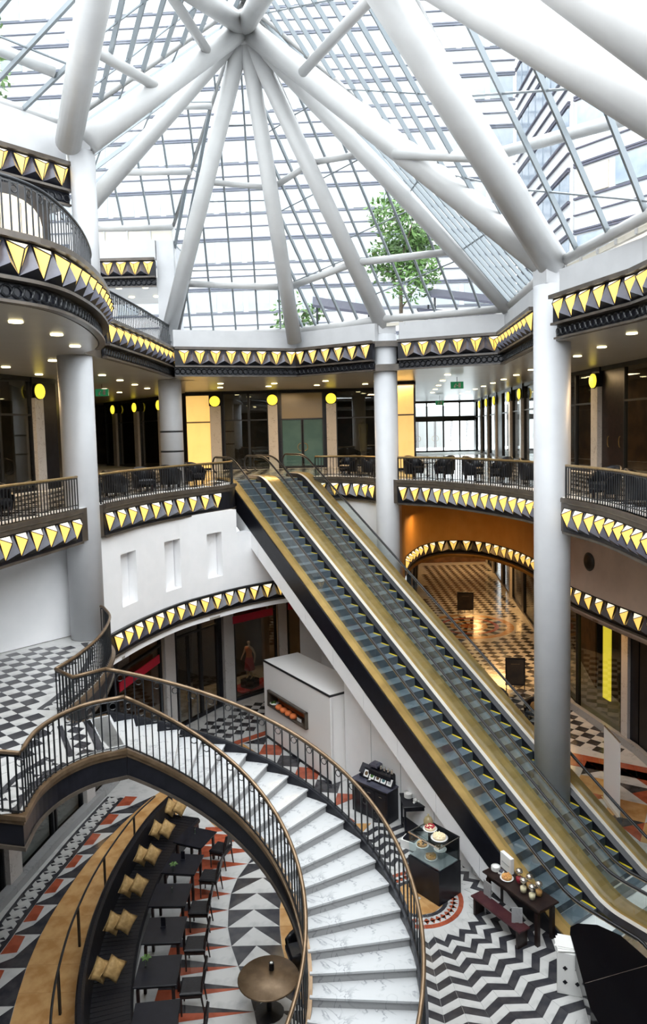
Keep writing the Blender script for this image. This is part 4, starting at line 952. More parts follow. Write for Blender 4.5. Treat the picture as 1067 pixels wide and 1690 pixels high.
# ceiling fittings
dl = MB().lathe([(.13, 0), (.13, -.025), (.01, -.03)], n=12); dlm = dl.obj('downlight', 'downlight').data
for o in [x for x in bpy.data.objects if x.data == dlm]: bpy.data.objects.remove(o)
DL = []
for i in range(11): DL.append((8.1 + .12 * i, 25.5 + i * 2.6))
for i in range(5): DL.append((5.2 + .4 * i, 29.5 + 3.6 * i)); 
for i in range(4): DL += [(-4.4 + i * 2.3, 31.5 + (i % 2) * .8), (-4.8 + i * 2.3, 34.2)]
for i in range(6): DL += [(-7.6 - .1 * i, 20.5 + 2.6 * i), (-9.6 - .1 * i, 22 + 2.8 * i)]
DL += [(-5.7, 13.6), (-5.6, 15.4), (-5.9, 17.4), (-7.2, 13.2), (-7.3, 15.6), (-8.6, 17.6), (8.0, 20.5), (8.2, 23), (7.6, 17.6), (9.4, 19)]
for x, y in DL:
    if not inside((x, y), edge2): o = bpy.data.objects.new('downlight', dlm); o.location = (x, y, ZC); link(o, ceil1)
for i in range(6): o = bpy.data.objects.new('downlight', dlm); o.location = (-9.4 + (i % 3) * 1.1, 22 + (i // 3) * 2 + 8.2, 17.8); link(o, ceil2)
for i in range(3): o = bpy.data.objects.new('downlight', dlm); o.location = (-8.9, 16 + i * 2.4, 17.8); link(o, ceil2)
def exit_sign(x, y, z, label):
    t = thing('exit_sign', label, 'sign', (x, y, z), 'green exit signs'); MB().box(0, 0, 0, .55, .06, .3).obj('sign_box', 'exit_green', t); MB().box(0, 0, .3, .02, .02, ZC - z - .3).obj('hanger', 'black_metal', t)
    b = MB(); b.box(-.1, -.04, .05, .05, .01, .12); b.box(-.06, -.04, .17, .05, .01, .05); b.box(-.13, -.04, .05, .03, .01, .08); b.box(.1, -.04, .05, .10, .01, .2); b.box(.02, -.04, .12, .1, .01, .025); b.obj('pictogram', 'paper', t, kind='stuff')
exit_sign(5.9, 31.2, 13.35, 'green exit sign hanging in the gallery right of the middle column'); exit_sign(7.9, 48, 13.2, 'small green exit sign over the far entrance doors'); exit_sign(-9.2, 30.2, 13.35, 'green exit sign hanging right of the thick left column')
# cream door on the upper level
t = thing('cream_door', 'tall cream door with arched head behind the top left balcony', 'door', (-7.35, 17.0, Z2), None, .41)
pts = [(-.9, 0), (.9, 0), (.9, 1.7)] + [(.9 * math.cos(a), 1.7 + .7 * math.sin(a)) for a in [PI * i / 10 for i in range(1, 10)]] + [(-.9, 1.7)]
b = MB(); n = len(pts); b.add([(x, 0, z) for x, z in pts] + [(x, .1, z) for x, z in pts], [tuple(range(n)), tuple(range(2 * n - 1, n - 1, -1))] + [(i, n + i, n + (i + 1) % n, (i + 1) % n) for i in range(n)]); b.obj('door_leaf', 'cream_door', t)
for x in (-.45, 0, .45): MB().box(x, -.01, .1, .015, .02, 2.1).obj('groove', 'slab_brown', t)
struct(MB().sweep([V((-10, 15.6, 0)), V((-8.3, 17.0, 0)), V((-7.1, 17.9, 0)), V((-7.0, 19.2, 0))], [(0, Z2), (0, 17.8), (-.2, 17.8), (-.2, Z2)]).obj('wall_upper_shop', 'interior_dark'))

# ------------------------------------------------------------------ ground floor paving
def zone(name):
    o = bpy.data.objects.new(name, None); COL.objects.link(o); o['kind'] = 'structure'; return o
def lerp2(a, b, t): return (a[0] + (b[0] - a[0]) * t, a[1] + (b[1] - a[1]) * t)
def ycurve(pts):
    P = catmull(pts, 10)
    def f(y):
        for a, b in zip(P, P[1:]):
            if min(a.y, b.y) <= y <= max(a.y, b.y): return a.x + (b.x - a.x) * (y - a.y) / (b.y - a.y + 1e-9)
        return P[0].x if abs(y - P[0].y) < abs(y - P[-1].y) else P[-1].x
    return f
fcafe = zone('floor_cafe'); T = []
Pd = catmull([(-8.35, 12.6), (-7.92, 15.3), (-7.78, 17.2), (-7.52, 19.0), (-7.3, 20.6), (-7.0, 22.3)], 6)
T += strip(Pd, -.26, -.18, .8, 'plain') + strip(Pd, -.18, .20, .36, 'dia') + strip(Pd, .20, .30, .8, 'plain')
xs_ = ycurve([(-8.0, 12.6), (-7.6, 15.3), (-7.46, 17.2), (-7.2, 19.0), (-7.0, 20.6), (-6.68, 22.3), (-6.5, 23.2)])
xt = ycurve([(-6.35, 12.6), (-6.75, 14.5), (-6.91, 15.9), (-6.89, 17.25), (-6.7, 19.08), (-6.25, 20.9), (-5.75, 22.3), (-5.2, 23.3)])
xr = ycurve([(-4.95, 12.6), (-5.3, 13.9), (-5.48, 15.4), (-5.5, 17.2), (-5.28, 19.2), (-4.95, 20.4), (-4.7, 21.4), (-4.5, 23.3)])
y = 12.8
while y < 22.0:
    h = 1.06; f = lambda u, v: (xs_(y + v * h) + (xt(y + v * h) - xs_(y + v * h)) * u, y + v * h)
    for m_, q in (('tile_black', [(0, 0), (1, 0), (1, 1), (.5, .3), (0, .05)]), ('tile_white', [(0, .05), (.5, .3), (1, 1), (.45, .95), (.5, .45), (0, .4)]), ('tile_red', [(0, .4), (.5, .45), (.45, .95), (0, 1)])):
        T.append(([f(*p) for p in q], m_))
    T.append(([f(.45, .95), f(1, 1), f(0, 1)], 'tile_white')); y += h
y = 12.6
while y < 22.6: T.append(([(xt(y), y), (xr(y), y), (xr(y + .8), y + .8), (xt(y + .8), y + .8)], 'tile_tan')); y += .8
xa = ycurve([(-1.5, 12.9), (-1.75, 13.9), (-2.09, 14.72), (-2.40, 15.57), (-2.57, 16.41), (-2.58, 17.57), (-2.32, 18.48), (-1.9, 19.6), (-1.4, 20.6)])
xb = ycurve([(-.3, 12.9), (-.75, 13.9), (-1.1, 14.9), (-1.25, 15.7), (-1.33, 16.7), (-1.2, 17.8), (-.85, 18.8), (-.3, 19.8), (.2, 20.6)])
y = 12.95; h = .62
while y < 20.3:
    a0, a1, b0, b1 = (xa(y), y), (xa(y + h), y + h), (xb(y), y), (xb(y + h), y + h); mid = lerp2(a1, b1, .5)
    T += [([a0, b0, mid], 'tile_white'), ([a0, mid, a1], 'tile_black'), ([b0, b1, mid], 'tile_black')]
    l0, l1, lm = (-3.75, y), (-3.75, y + h), (-3.75, y + h * .5)
    T += [([a0, a1, lm], 'tile_white'), ([a1, l1, lm], 'tile_red'), ([a0, lm, l0], 'tile_red' if int(y * 3) % 2 else 'tile_black')]
    e0, e1 = (b0[0] + 1.1, y), (b1[0] + 1.1, y + h); T.append(([b0, e0, e1, b1], 'tile_tan'))
    y += h
lay(fcafe, T, 0)
# zigzag rings around a red medallion
fz = zone('floor_zigzag'); T = []; MC = (2.12, 16.95)
def pol(r, a): return (MC[0] + r * math.cos(a), MC[1] + r * math.sin(a))
NT = 36
for i in range(NT):
    a0, a1, am = [2 * PI * (i + q) / NT for q in (0, 1, .5)]
    T.append(([pol(.62, a0), pol(.72, a0), pol(.72, a1), pol(.62, a1)], 'tile_black'))
    T.append(([pol(.98, a0), pol(1.1, a0), pol(1.1, a1), pol(.98, a1)], 'tile_red'))
    T.append(([pol(.72, a0), pol(.72, a1), pol(.85, a0)], 'tile_white')); T.append(([pol(.98, a0), pol(.85, a0), pol(.85, a1), pol(.98, a1)][:3], 'tile_white'))
    T.append(([pol(.85, a0), pol(.74, am), pol(.85, a1), pol(.96, am)], 'tile_red'))
for i in range(12): T.append(([pol(.05, 2 * PI * i / 12), pol(.62, 2 * PI * i / 12), pol(.62, 2 * PI * (i + 1) / 12), pol(.05, 2 * PI * (i + 1) / 12)], 'tile_tan'))
def zr(j, i): return 1.28 + .20 * j + (.10 if i % 2 else -.10) * (1 if j else .6)
zone_poly = [(.2, 13.3), (.75, 19.6), (1.3, 20.6), (2.2, 20.3), (4.1, 18.0), (5.6, 15.6), (5.3, 14.5), (4.6, 12.9), (2.2, 12.5)]
for j in range(0, 17):
    n = 26 + 0 * j
    for i in range(n * 2):
        a0, a1 = PI * i / n, PI * (i + 1) / n
        q = [pol(zr(j, i), a0), pol(zr(j + 1, i), a0), pol(zr(j + 1, i + 1), a1), pol(zr(j, i + 1), a1)]
        c = pol(zr(j, i) + .1, (a0 + a1) / 2)
        if inside(c, zone_poly) and math.hypot(c[0] + 2.63, c[1] - 10.47) > 2.2: T.append((q, 'tile_black' if j % 2 else 'tile_white'))
lay(fz, T, 0)
# big triangles between the stair and the shops
fs_ = zone('floor_mosaic'); T = []; rnd = random.Random(4)
mp = [(-5.2, 23.0), (-4.3, 24.9), (-2.6, 26.3), (-1.4, 25.2), (.2, 22.6), (.7, 20.4), (.2, 19.6), (-1.6, 20.4), (-3.8, 20.6), (-4.9, 21.6)]
ca, sa = math.cos(.62), math.sin(.62)
def rot(u, v, s=1.15, o=(-2.2, 22.6)): return (o[0] + (u * ca - v * sa) * s, o[1] + (u * sa + v * ca) * s)
cols = ['tile_white', 'tile_black', 'tile_white', 'tile_red']
for i in range(-5, 6):
    for j in range(-5, 6):
        q = [rot(i, j), rot(i + 1, j), rot(i + 1, j + 1), rot(i, j + 1)]; c = rot(i + .5, j + .5)
        if not inside(c, mp): continue
        if (i + 2 * j) % 4 == 0: T.append(([lerp2(p, c, .0) for p in q], 'tile_tan')); continue
        for k in range(4): T.append(([q[k], q[(k + 1) % 4], c], cols[(k + (i + j) * 2 + (i % 2)) % 4]))
lay(fs_, T, 0)
fs2 = zone('floor_shops'); T = []
T += strip([V((-5.9, 24.3, 0)), V((-4.6, 25.5, 0)), V((-2.4, 27.25, 0)), V((-1.2, 28.1, 0))], -.0, .32, .7, 'plain'); T = [(p, 'tile_red') for p, _ in T]
T += checker([(-6.6, 23.9), (-5.9, 24.7), (-4.6, 25.85), (-2.4, 27.6), (-.9, 28.7), (.2, 29.6), (0, 32), (-2.3, 31.2), (-4.2, 29.5), (-5.8, 27.2), (-6.5, 25.3)], .36, .62 + PI / 4)
lay(fs2, T, 0)
# chequer, red band and medallion on the right
fr = zone('floor_arcade'); T = []; MD = (8.35, 41.3)
circ = [(MD[0] + 2.7 * math.cos(2 * PI * i / 28), MD[1] + 2.7 * math.sin(2 * PI * i / 28)) for i in range(28)]
rb = [(6.9, 25.6), (8.2, 24.9), (10.9, 23.3), (11.6, 22.6), (11.6, 21.9), (10.8, 22.5), (8.1, 24.0), (6.8, 24.7)]
T += checker([(4.2, 28), (7.0, 26.0), (8.3, 25.2), (11.1, 23.6), (11.0, 24.6), (10.2, 28.5), (10.4, 31), (11.8, 39.8), (13.9, 60.5), (8.2, 60.5), (4.2, 33.5), (3.7, 31.5)], .42, PI / 4, avoid=[circ])
for k in range(8):
    t0, t1 = k / 8, (k + 1) / 8; A = [(6.9, 25.6), (8.2, 24.9), (10.9, 23.3)]; a = at([V((*p, 0)) for p in A], 4.6 * t0)[0]; b_ = at([V((*p, 0)) for p in A], 4.6 * t1)[0]
    T.append(([(a.x, a.y), (b_.x, b_.y), (b_.x - .3, b_.y - .95), (a.x - .3, a.y - .95)], 'tile_red' if k % 1 == 0 else 'tile_white'))
def rot2(u, v): return (8.2 + (u * .86 + v * .5) * 1.1, 20.6 + (-u * .5 + v * .86) * 1.1)
for i in range(-3, 4):
    for j in range(-5, 3):
        q = [rot2(i, j), rot2(i + 1, j), rot2(i + 1, j + 1), rot2(i, j + 1)]; c = rot2(i + .5, j + .5)
        if c[0] > 11.1 or c[0] < 6.6 or c[1] > 23.7 or (c[0] < 8.2 and c[1] < 19): continue
        if (i + j) % 3 == 0: T.append((q, 'tile_tan'))
        else:
            for k in range(4): T.append(([q[k], q[(k + 1) % 4], c], ['tile_white', 'tile_red', 'tile_black', 'tile_white'][(k + i) % 4]))
lay(fr, T, 0)
fm = zone('floor_medallion'); T = []
for r0, r1, n, ms in ((0.05, .5, 10, ['tile_red', 'tile_tan']), (.5, .85, 20, ['tile_white', 'tile_black']), (.85, 1.1, 20, ['tile_tan']), (1.1, 1.5, 24, ['tile_black', 'tile_white']), (1.5, 1.75, 24, ['tile_red']), (1.75, 2.2, 30, ['tile_white', 'tile_black']), (2.2, 2.6, 30, ['tile_tan', 'tile_tan'])):
    for i in range(n):
        a0, a1 = 2 * PI * i / n, 2 * PI * (i + 1) / n
        T.append(([(MD[0] + r * math.cos(a), MD[1] + r * math.sin(a)) for r, a in ((r0, a0), (r1, a0), (r1, a1), (r0, a1))], ms[i % len(ms)]))
lay(fm, T, 0)
fg = zone('floor_gallery_paving')
T = []
gal = [(-12, 12), (-9.9, 27), (-11.8, 36.4), (-7, 37.2), (3.3, 37.2), (4.6, 33.4), (6.8, 50), (12, 50), (10.1, 34.6), (11.2, 20), (11.2, 12), (6.5, 12)] + xy(z3(P_E, 0, -.2))[::-1] + xy(z3(P_D, 0, -.2))[::-1] + [(2.3, 27.9)] + xy(z3(P_C, 0, -.2))[::-1] + [(-1.0, 31.2), (-4.4, 28.9), (-3.6, 27.3)] + xy(z3(P_B, 0, -.2))[::-1] + [(-6.5, 19.4)] + xy(z3(P_A, 0, -.2))[::-1]
lay(fg, checker(gal, .45, PI / 4), Z1 + .012, cap=0)

# ------------------------------------------------------------------ furniture of the café
def chair(label, x, y, rz):
    t = thing('dining_chair', label, 'chair', (x, y, 0), 'black dining chairs at the café tables', rz)     # back at +x side
    MB().bbox(0, 0, .43, .46, .46, .08, .025).obj('seat', 'leather', t)
    MB().box(0, 0, .38, .44, .44, .05).obj('seat_frame', 'dark_wood', t)
    for a in (-1, 1):
        b = MB(); b.tube([(-.2, a * .2, .4), (-.2, a * .2, 0)], [.024, .016], 6); b.obj('leg', 'dark_wood', t)
        b = MB(); b.tube([(.2, a * .2, .42), (.26, a * .2, 0)], [.024, .016], 6); b.obj('leg', 'dark_wood', t)
        b = MB(); b.tube([(.2, a * .2, .4), (.23, a * .2, .7), (.29, a * .19, .96)], [.024, .02, .018], 6); b.obj('back_post', 'dark_wood', t)
    b = MB(); b.add([(.245, -.19, .66), (.245, .19, .66), (.30, .18, .96), (.30, -.18, .96), (.275, -.19, .66), (.275, .19, .66), (.33, .18, .96), (.33, -.18, .96)], [(0, 3, 2, 1), (4, 5, 6, 7), (0, 1, 5, 4), (1, 2, 6, 5), (2, 3, 7, 6), (3, 0, 4, 7)]); b.obj('backrest', 'leather', t)
    return t
def table(label, x, y, rz, sx=.86, sy=.84, h=.75):
    t = thing('cafe_table', label, 'table', (x, y, 0), 'black square café tables', rz)
    MB().bbox(0, 0, h - .04, sx, sy, .04, .008).obj('table_top', 'black_panel', t); MB().box(0, 0, h - .1, sx - .12, sy - .12, .06).obj('apron', 'dark_wood', t)
    for a in (-1, 1):
        for b_ in (-1, 1): MB().box(a * (sx / 2 - .08), b_ * (sy / 2 - .08), 0, .06, .06, h - .1).obj('leg', 'dark_wood', t)
    return t
TB = [(-3.72, 18.62, -.38), (-3.82, 17.42, -.12), (-3.87, 16.2, -.02), (-3.75, 15.0, .02), (-3.62, 13.8, .06), (-3.4, 12.6, .1)]
nth = ['farthest', 'second farthest', 'third farthest', 'fourth farthest', 'fifth farthest', 'nearest']
for i, (x, y, a) in enumerate(TB):
    table('black square café table by the banquette, %s in the row' % nth[i], x, y, a)
    chair('black dining chair with leather seat at the %s café table' % nth[i], x + .70, y - .1, a)
def pillow_mesh():
    n = 8; vs = []
    for s in (1, -1):
        for i in range(n + 1):
            for j in range(n + 1):
                u, v = i / n * 2 - 1, j / n * 2 - 1; e = (1 - u * u) * (1 - v * v); k = 1 - .10 * (1 - abs(u * v)) * (max(abs(u), abs(v)))
                vs.append((u * .205 * k, s * (.008 + .085 * e ** .5), v * .205 * k))
    N = (n + 1) ** 2; fs = []
    for i in range(n):
        for j in range(n):
            a = i * (n + 1) + j; fs.append((a, a + n + 1, a + n + 2, a + 1)[::-1]); fs.append((N + a, N + a + n + 1, N + a + n + 2, N + a + 1))
    for i in range(n):
        for a, b_ in ((i, i + 1), (n * (n + 1) + i, n * (n + 1) + i + 1)): fs.append((a, b_, N + b_, N + a))
        for a, b_ in ((i * (n + 1), (i + 1) * (n + 1)), (i * (n + 1) + n, (i + 1) * (n + 1) + n)): fs.append((a, b_, N + b_, N + a))
    me = bpy.data.meshes.new('cushion'); me.from_pydata(vs, [], fs); me.materials.append(M['gold_fabric']); me.polygons.foreach_set('use_smooth', [True] * len(fs)); return me
PIL = pillow_mesh()
PB = catmull([(-4.35, 11.2), (-4.9, 12.6), (-5.22, 13.9), (-5.42, 15.4), (-5.44, 17.2), (-5.2, 19.2), (-4.85, 20.4)], 6)
bq = thing('banquette', 'long curved black leather banquette with gold cushions beneath the stair', 'bench seat', (PB[0].x, PB[0].y, 0)); Q = [p - PB[0] for p in PB]
MB().sweep(Q, [(.16, 0), (1.0, 0), (1.0, .3), (.16, .3)]).obj('base', 'black_panel', bq)
LQ = plen(Q); nseg = 6
for i in range(nseg):
    P_ = [at(Q, LQ * (i + k / 6) / nseg + (.006 if k == 0 else 0))[0] for k in range(7)]
    MB().sweep(P_, [(.18, .3), (1.02, .3), (1.05, .34), (1.05, .41), (1.0, .46), (.2, .45)]).obj('seat', 'leather', bq)
    MB().sweep(P_, [(-.05, 0), (.1, 0), (.24, .45), (.16, .95), (.11, 1.01), (.04, 1.01), (0, .96)]).obj('backrest', 'leather', bq)
for i in range(70):
    p, a = at(Q, LQ * (i + .5) / 70); MB().box(p.x + math.sin(a) * .6, p.y - math.cos(a) * .6, .452, .016, .8, .012, a).obj('seam', 'leather', bq)
cu = [(-4.86, 18.95), (-4.78, 18.6), (-4.97, 17.75), (-4.95, 17.4), (-5.0, 16.5), (-5.0, 16.14), (-4.96, 15.2), (-4.94, 14.84), (-4.82, 13.8), (-4.74, 13.45), (-4.72, 20.1), (-4.62, 19.85)]
wh = ['of the pair opposite the farthest table', 'of the pair opposite the second farthest table', 'of the pair opposite the third table', 'of the pair opposite the fourth table', 'of the nearest pair', 'of the far end pair']
for i, (x, y) in enumerate(cu):
    y0 = cu[i - i % 2][1]; x0 = cu[i - i % 2][0] + .02; o = bpy.data.objects.new('cushion', PIL)
    o.location = (x0 + (.27 if i % 2 else 0), y0 + (.03 if i % 2 else 0), .785); link(o)
    o.rotation_euler = (Matrix.Rotation(-2.15 - .25 * (i % 2), 3, 'Z') @ Matrix.Rotation(.22, 3, 'X') @ Matrix.Rotation(PI / 4, 3, 'Y')).to_euler()
    tag(o, 'gold diamond-set cushion on the banquette, %s one %s' % (('left', 'right')[i % 2], wh[i // 2]), 'cushion', 'gold cushions on the banquette')
PRr = z3(PB, 0, -.42); tr = thing('low_rail', 'slim dark rail on posts along the tan path behind the banquette', 'railing', (PRr[0].x, PRr[0].y, 0)); Q2 = [p - PRr[0] for p in PRr]
MB().tube([p + up * .92 for p in Q2], .025, 6).obj('handrail', 'black_metal', tr, True)
for i in range(5): p, a = at(Q2, plen(Q2) * (i + .4) / 5); MB().box(p.x, p.y, 0, .05, .05, .92).obj('post', 'black_metal', tr)
def vase(x, y, z, label, leaf=True):
    t = thing('vase', label, 'vase', (x, y, z), 'small table vases'); MB().lathe([(.03, 0), (.035, .02), (.03, .12), (.036, .15)], n=10).obj('glass', 'clear_glass', t, True)
    b = MB(); b.tube([(0, 0, .02), (.02, 0, .2)], .004, 4)
    b.obj('stem', 'green_leaf', t)
    if leaf:
        for k in range(6): a = k * 1.05; b = MB(); b.add([(.02, 0, .18), (.02 + .07 * math.cos(a) - .03 * math.sin(a), .07 * math.sin(a) + .03 * math.cos(a), .22), (.02 + .12 * math.cos(a), .12 * math.sin(a), .2), (.02 + .07 * math.cos(a) + .03 * math.sin(a), .07 * math.sin(a) - .03 * math.cos(a), .22)], [(0, 1, 2, 3)]); b.obj('leaf', 'green_leaf', t)
vase(-3.75, 18.75, .75, 'clear glass vase with a stem on the farthest café table', False); vase(-4.0, 17.08, .75, 'small vase with bright green leaves on the second café table'); vase(-3.85, 16.25, .75, 'clear glass vase on the third café table', False); vase(-3.9, 13.9, .75, 'small potted sprig on the fifth café table')
for x, y, l in ((-3.85, 17.6, 'dark menu stand on the second farthest café table'), (-3.8, 15.1, 'dark menu stand on the fourth café table')):
    t = thing('menu_stand', l, 'menu holder', (x, y, .75), 'menu stands'); MB().box(0, 0, 0, .12, .10, .015).obj('foot', 'black_panel', t); MB().box(0, 0, .015, .1, .02, .2).obj('card_holder', 'black_panel', t)
# club chairs
def club(label, x, y, z, rz, group='black club armchairs on the gallery'):
    t = thing('club_armchair', label, 'armchair', (x, y, z), group, rz)
    MB().bbox(0, 0, .22, .56, .56, .2, .05).obj('seat_cushion', 'leather', t)
    n = 14; vs = []; fs = []
    for i in range(n + 1):
        a = -PI * .72 + PI * 1.44 * i / n; k = math.cos(a * .6); hh = .48 + .36 * max(0, k) ** 1.5
        for r, z_ in ((.30, .12), (.37, .12), (.42, hh - .05), (.40, hh), (.35, hh), (.32, hh - .05)): vs.append((r * math.cos(a), r * math.sin(a), z_))
    for i in range(n):
        for k in range(6): fs.append((i * 6 + k, i * 6 + 6 + k, i * 6 + 6 + (k + 1) % 6, i * 6 + (k + 1) % 6))
    fs += [tuple(range(5, -1, -1)), tuple(n * 6 + k for k in range(6))]
    mobj('tub_back', vs, fs, 'leather', t, smooth=True)
    for a in (-1, 1):
        for b_ in (-1, 1): MB().box(a * .2, b_ * .2, 0, .04, .04, .23).obj('leg', 'dark_wood', t)
    return t
CB = club('black tub armchair on the gallery right of the middle column', 3.6, 28.3, Z1 + .012, 2.2)
for i, (x, y, r, l) in enumerate([(4.7, 27.6, .6, 'second from the middle column'), (5.6, 26.6, 2.4, 'midway between the two right columns'), (6.3, 25.2, .4, 'third quarter of the way to the right column'), (6.9, 23.6, 2.5, 'just left of the right column'), (7.0, 22.0, .5, 'behind the tall right column'), (7.2, 18.2, .4, 'just right of the tall right column'), (7.5, 16.7, 2.6, 'second right of the tall right column'), (7.4, 15.1, .2, 'near the right edge'), (7.4, 13.7, 2.8, 'at the right edge of view'),
                                (1.1, 31.0, .8, 'behind the escalator handrails'), (2.0, 30.2, 2.6, 'left of the middle column'), (-6.95, 21.0, 2.6, 'just right of the thick left column'), (-6.6, 22.6, 4.2, 'second right of the thick left column'), (-6.1, 24.2, 2.2, 'between the left column and banded column'), (-5.5, 25.7, 4.4, 'below the banded column'), (-4.9, 27.2, 2.4, 'next to the escalator head'),
                                (-8.1, 17.6, 2.4, 'just left of the thick left column'), (-8.2, 16.0, 4.0, 'at far left of the gallery')]):
    copy_tree(CB, (x, y, Z1 + .012), r, 'black tub armchair on the gallery, ' + l)
for x, y, l in ((4.2, 28.7, 'right of the middle column'), (6.6, 26.3, 'between the two right columns'), (8.1, 17.4, 'right of the tall right column'), (-7.4, 22.2, 'right of the thick left column'), (-6.5, 26.2, 'near the banded column'), (-8.9, 16.8, 'at far left')):
    t = thing('side_table', 'small round dark gallery table ' + l, 'table', (x, y, Z1 + .012), 'small round gallery tables'); MB().lathe([(.28, .5), (.28, .53)], n=16).obj('table_top', 'black_panel', t); MB().lathe([(.16, 0), (.03, .03), (.03, .5)], n=10).obj('pedestal', 'black_metal', t)
club('black armchair with gold cushion on the ground floor beyond the escalators', 8.15, 27.6, 0, 1.0, 'black armchairs on the ground floor'); club('black armchair left of the gold cushion beyond the escalators', 7.1, 29.0, 0, 2.4, 'black armchairs on the ground floor'); club('black armchair beside the round table at the bottom edge', -.75, 14.75, 0, .3, 'black armchairs on the ground floor')
o = bpy.data.objects.new('cushion', PIL); o.location = (8.05, 27.3, .70); o.rotation_euler = (.3, 0, .6); link(o); tag(o, 'tan cushion on the armchair beyond the escalators', 'cushion')
t = thing('round_table', 'round dark table with black cup at the bottom edge', 'table', (-1.35, 13.55, 0)); MB().lathe([(.6, .71), (.62, .73), (.6, .75)], n=32).obj('table_top', 'bronze', t, True); MB().lathe([(.3, 0), (.05, .05), (.05, .71)], n=16).obj('pedestal', 'black_metal', t)
t = thing('candle_holder', 'black cylindrical candle holder on the round table', 'candle holder', (-1.3, 13.75, .75)); MB().lathe([(.055, 0), (.055, .14)], n=14).obj('holder', 'black_panel', t); MB().lathe([(.03, .14), (.03, .15)], n=10).obj('candle', 'porcelain', t)

# ------------------------------------------------------------------ kiosk and café counters
K0, K1 = V((-2.46, 26.65, 0)), V((.03, 22.78, 0)); kd = (K1 - K0); ka = math.atan2(kd.y, kd.x); KL = kd.length
ko = thing('kiosk', 'white boxy kiosk with a dark-framed display niche under the escalator', 'kiosk', tuple(K0), None, ka)
# niche opening in the front wall: x .35..KL*.74, z 1.55..2.05
xa0, xb0, za0, zb0 = .42, 3.2, 1.38, 1.98
for (x0, x1, z0_, z1_) in ((0, xa0, 0, 3), (xb0, KL, 0, 3), (xa0, xb0, 0, za0), (xa0, xb0, zb0, 3)): MB().box((x0 + x1) / 2, .06, z0_, x1 - x0, .12, z1_ - z0_).obj('front_panel', 'kiosk_white', ko)
for (x0, x1, z0_, z1_) in ((xa0, xa0 + .06, za0, zb0), (xb0 - .06, xb0, za0, zb0), (xa0, xb0, za0, za0 + .06), (xa0, xb0, zb0 - .06, zb0)): MB().box((x0 + x1) / 2, .1, z0_, x1 - x0, .42, z1_ - z0_).obj('niche_frame', 'slab_brown', ko)
MB().box((xa0 + xb0) / 2, .33, za0, xb0 - xa0, .03, zb0 - za0).obj('niche_back', 'orange_cloth', ko)
MB().box(KL / 2, .78, 2.96, KL, 1.5, .05).obj('roof', 'kiosk_white', ko); MB().box(KL / 2, .0, 2.95, KL + .02, .03, .07).obj('roof_edge', 'black_metal', ko); MB().box(KL + .0, .30, 2.95, .03, .62, .07).obj('roof_edge', 'black_metal', ko)
MB().box(KL - .06, .33, 0, .12, .55, 2.95).obj('side_panel', 'kiosk_white', ko); MB().box(.06, .8, 0, .12, 1.4, 2.95).obj('side_panel', 'kiosk_white', ko); MB().box(KL - .02, .62, 0, .06, .04, 2.95).obj('corner_joint', 'black_metal', ko)
MB().box(KL / 2, .0, 0, KL, .02, .1).obj('plinth', 'black_panel', ko)
def kw(x, y, z): return (K0.x + x * math.cos(ka) - y * math.sin(ka), K0.y + x * math.sin(ka) + y * math.cos(ka), z)
for i, (x, l) in enumerate(((.75, 'pale bowl with greenery at the left end of the kiosk niche'), (2.55, 'small white card at the right end of the kiosk niche'))):
    p = kw(x, .02, za0 + .06)
    if i == 0: t = thing('bowl', l, 'bowl', p); MB().lathe([(.06, 0), (.17, .1), (.18, .12)], n=16).obj('bowl_body', 'porcelain', t, True); b = MB(); [b.box(random.uniform(-.1, .1), random.uniform(-.1, .1), .1, .05, .05, .06, k) for k in range(9)]; b.obj('greenery', 'green_leaf', t, kind='stuff')
    else: o = MB().box(0, 0, 0, .3, .01, .12).obj('card', 'paper', None, loc=p, rz=ka); tag(o, l, 'card')
for i, x in enumerate((1.15, 1.5, 1.85, 2.2)):
    o = MB().lathe([(.02, 0), (.12, .02), (.15, .09), (.10, .16), (.02, .18)], n=12).obj('folded_scarf', 'orange_cloth', None, True, loc=kw(x, -.01, za0 + .06)); tag(o, 'orange rolled scarf in the kiosk niche, %s from the bowl' % ('first', 'second', 'third', 'fourth')[i], 'scarf', 'orange scarves in the kiosk niche')
# espresso counter
ca_ = math.atan2(-.96, .99); cx, cy = 1.42, 20.98
t = thing('service_counter', 'black coffee counter against the white wall under the escalator', 'counter', (cx, cy, 0), None, ca_)
MB().bbox(0, -.09, 0, 1.38, .6, .98, .01).obj('cabinet', 'black_panel', t); MB().bbox(0, -.09, .98, 1.44, .66, .04, .008).obj('counter_top', 'facet_dark', t)
for i in range(3): q = MB().box(-.44 + .44 * i, -.395, .1, .41, .02, .8).obj('cabinet_door', 'black_panel', t); MB().box(-.44 + .44 * i, -.41, .78, .1, .02, .02).obj('door_handle', 'steel', q)
def cw(x, y, z): return (cx + x * math.cos(ca_) - y * math.sin(ca_), cy + x * math.sin(ca_) + y * math.cos(ca_), z)
t = thing('cash_register', 'black touch screen till on the left end of the coffee counter', 'cash register', cw(-.5, -.1, 1.02), None, ca_); MB().box(0, .05, 0, .2, .2, .08).obj('base', 'black_panel', t); s_ = MB().box(0, 0, 0, .36, .03, .3).obj('screen', 'screen_dark', t); s_.location = (0, .03, .08); s_.rotation_euler = (-.7, 0, 0)
t = thing('card_terminal', 'small dark card terminal beside the till', 'card terminal', cw(-.15, -.2, 1.02), None, ca_ + .3); MB().bbox(0, 0, 0, .1, .17, .04, .008).obj('body', 'black_panel', t); MB().box(0, .02, .04, .07, .06, .004).obj('display', 'paper', t)
t = thing('coffee_machine', 'black espresso machine with chrome heads behind the cup pictures', 'coffee machine', cw(.15, .06, 1.02), None, ca_)
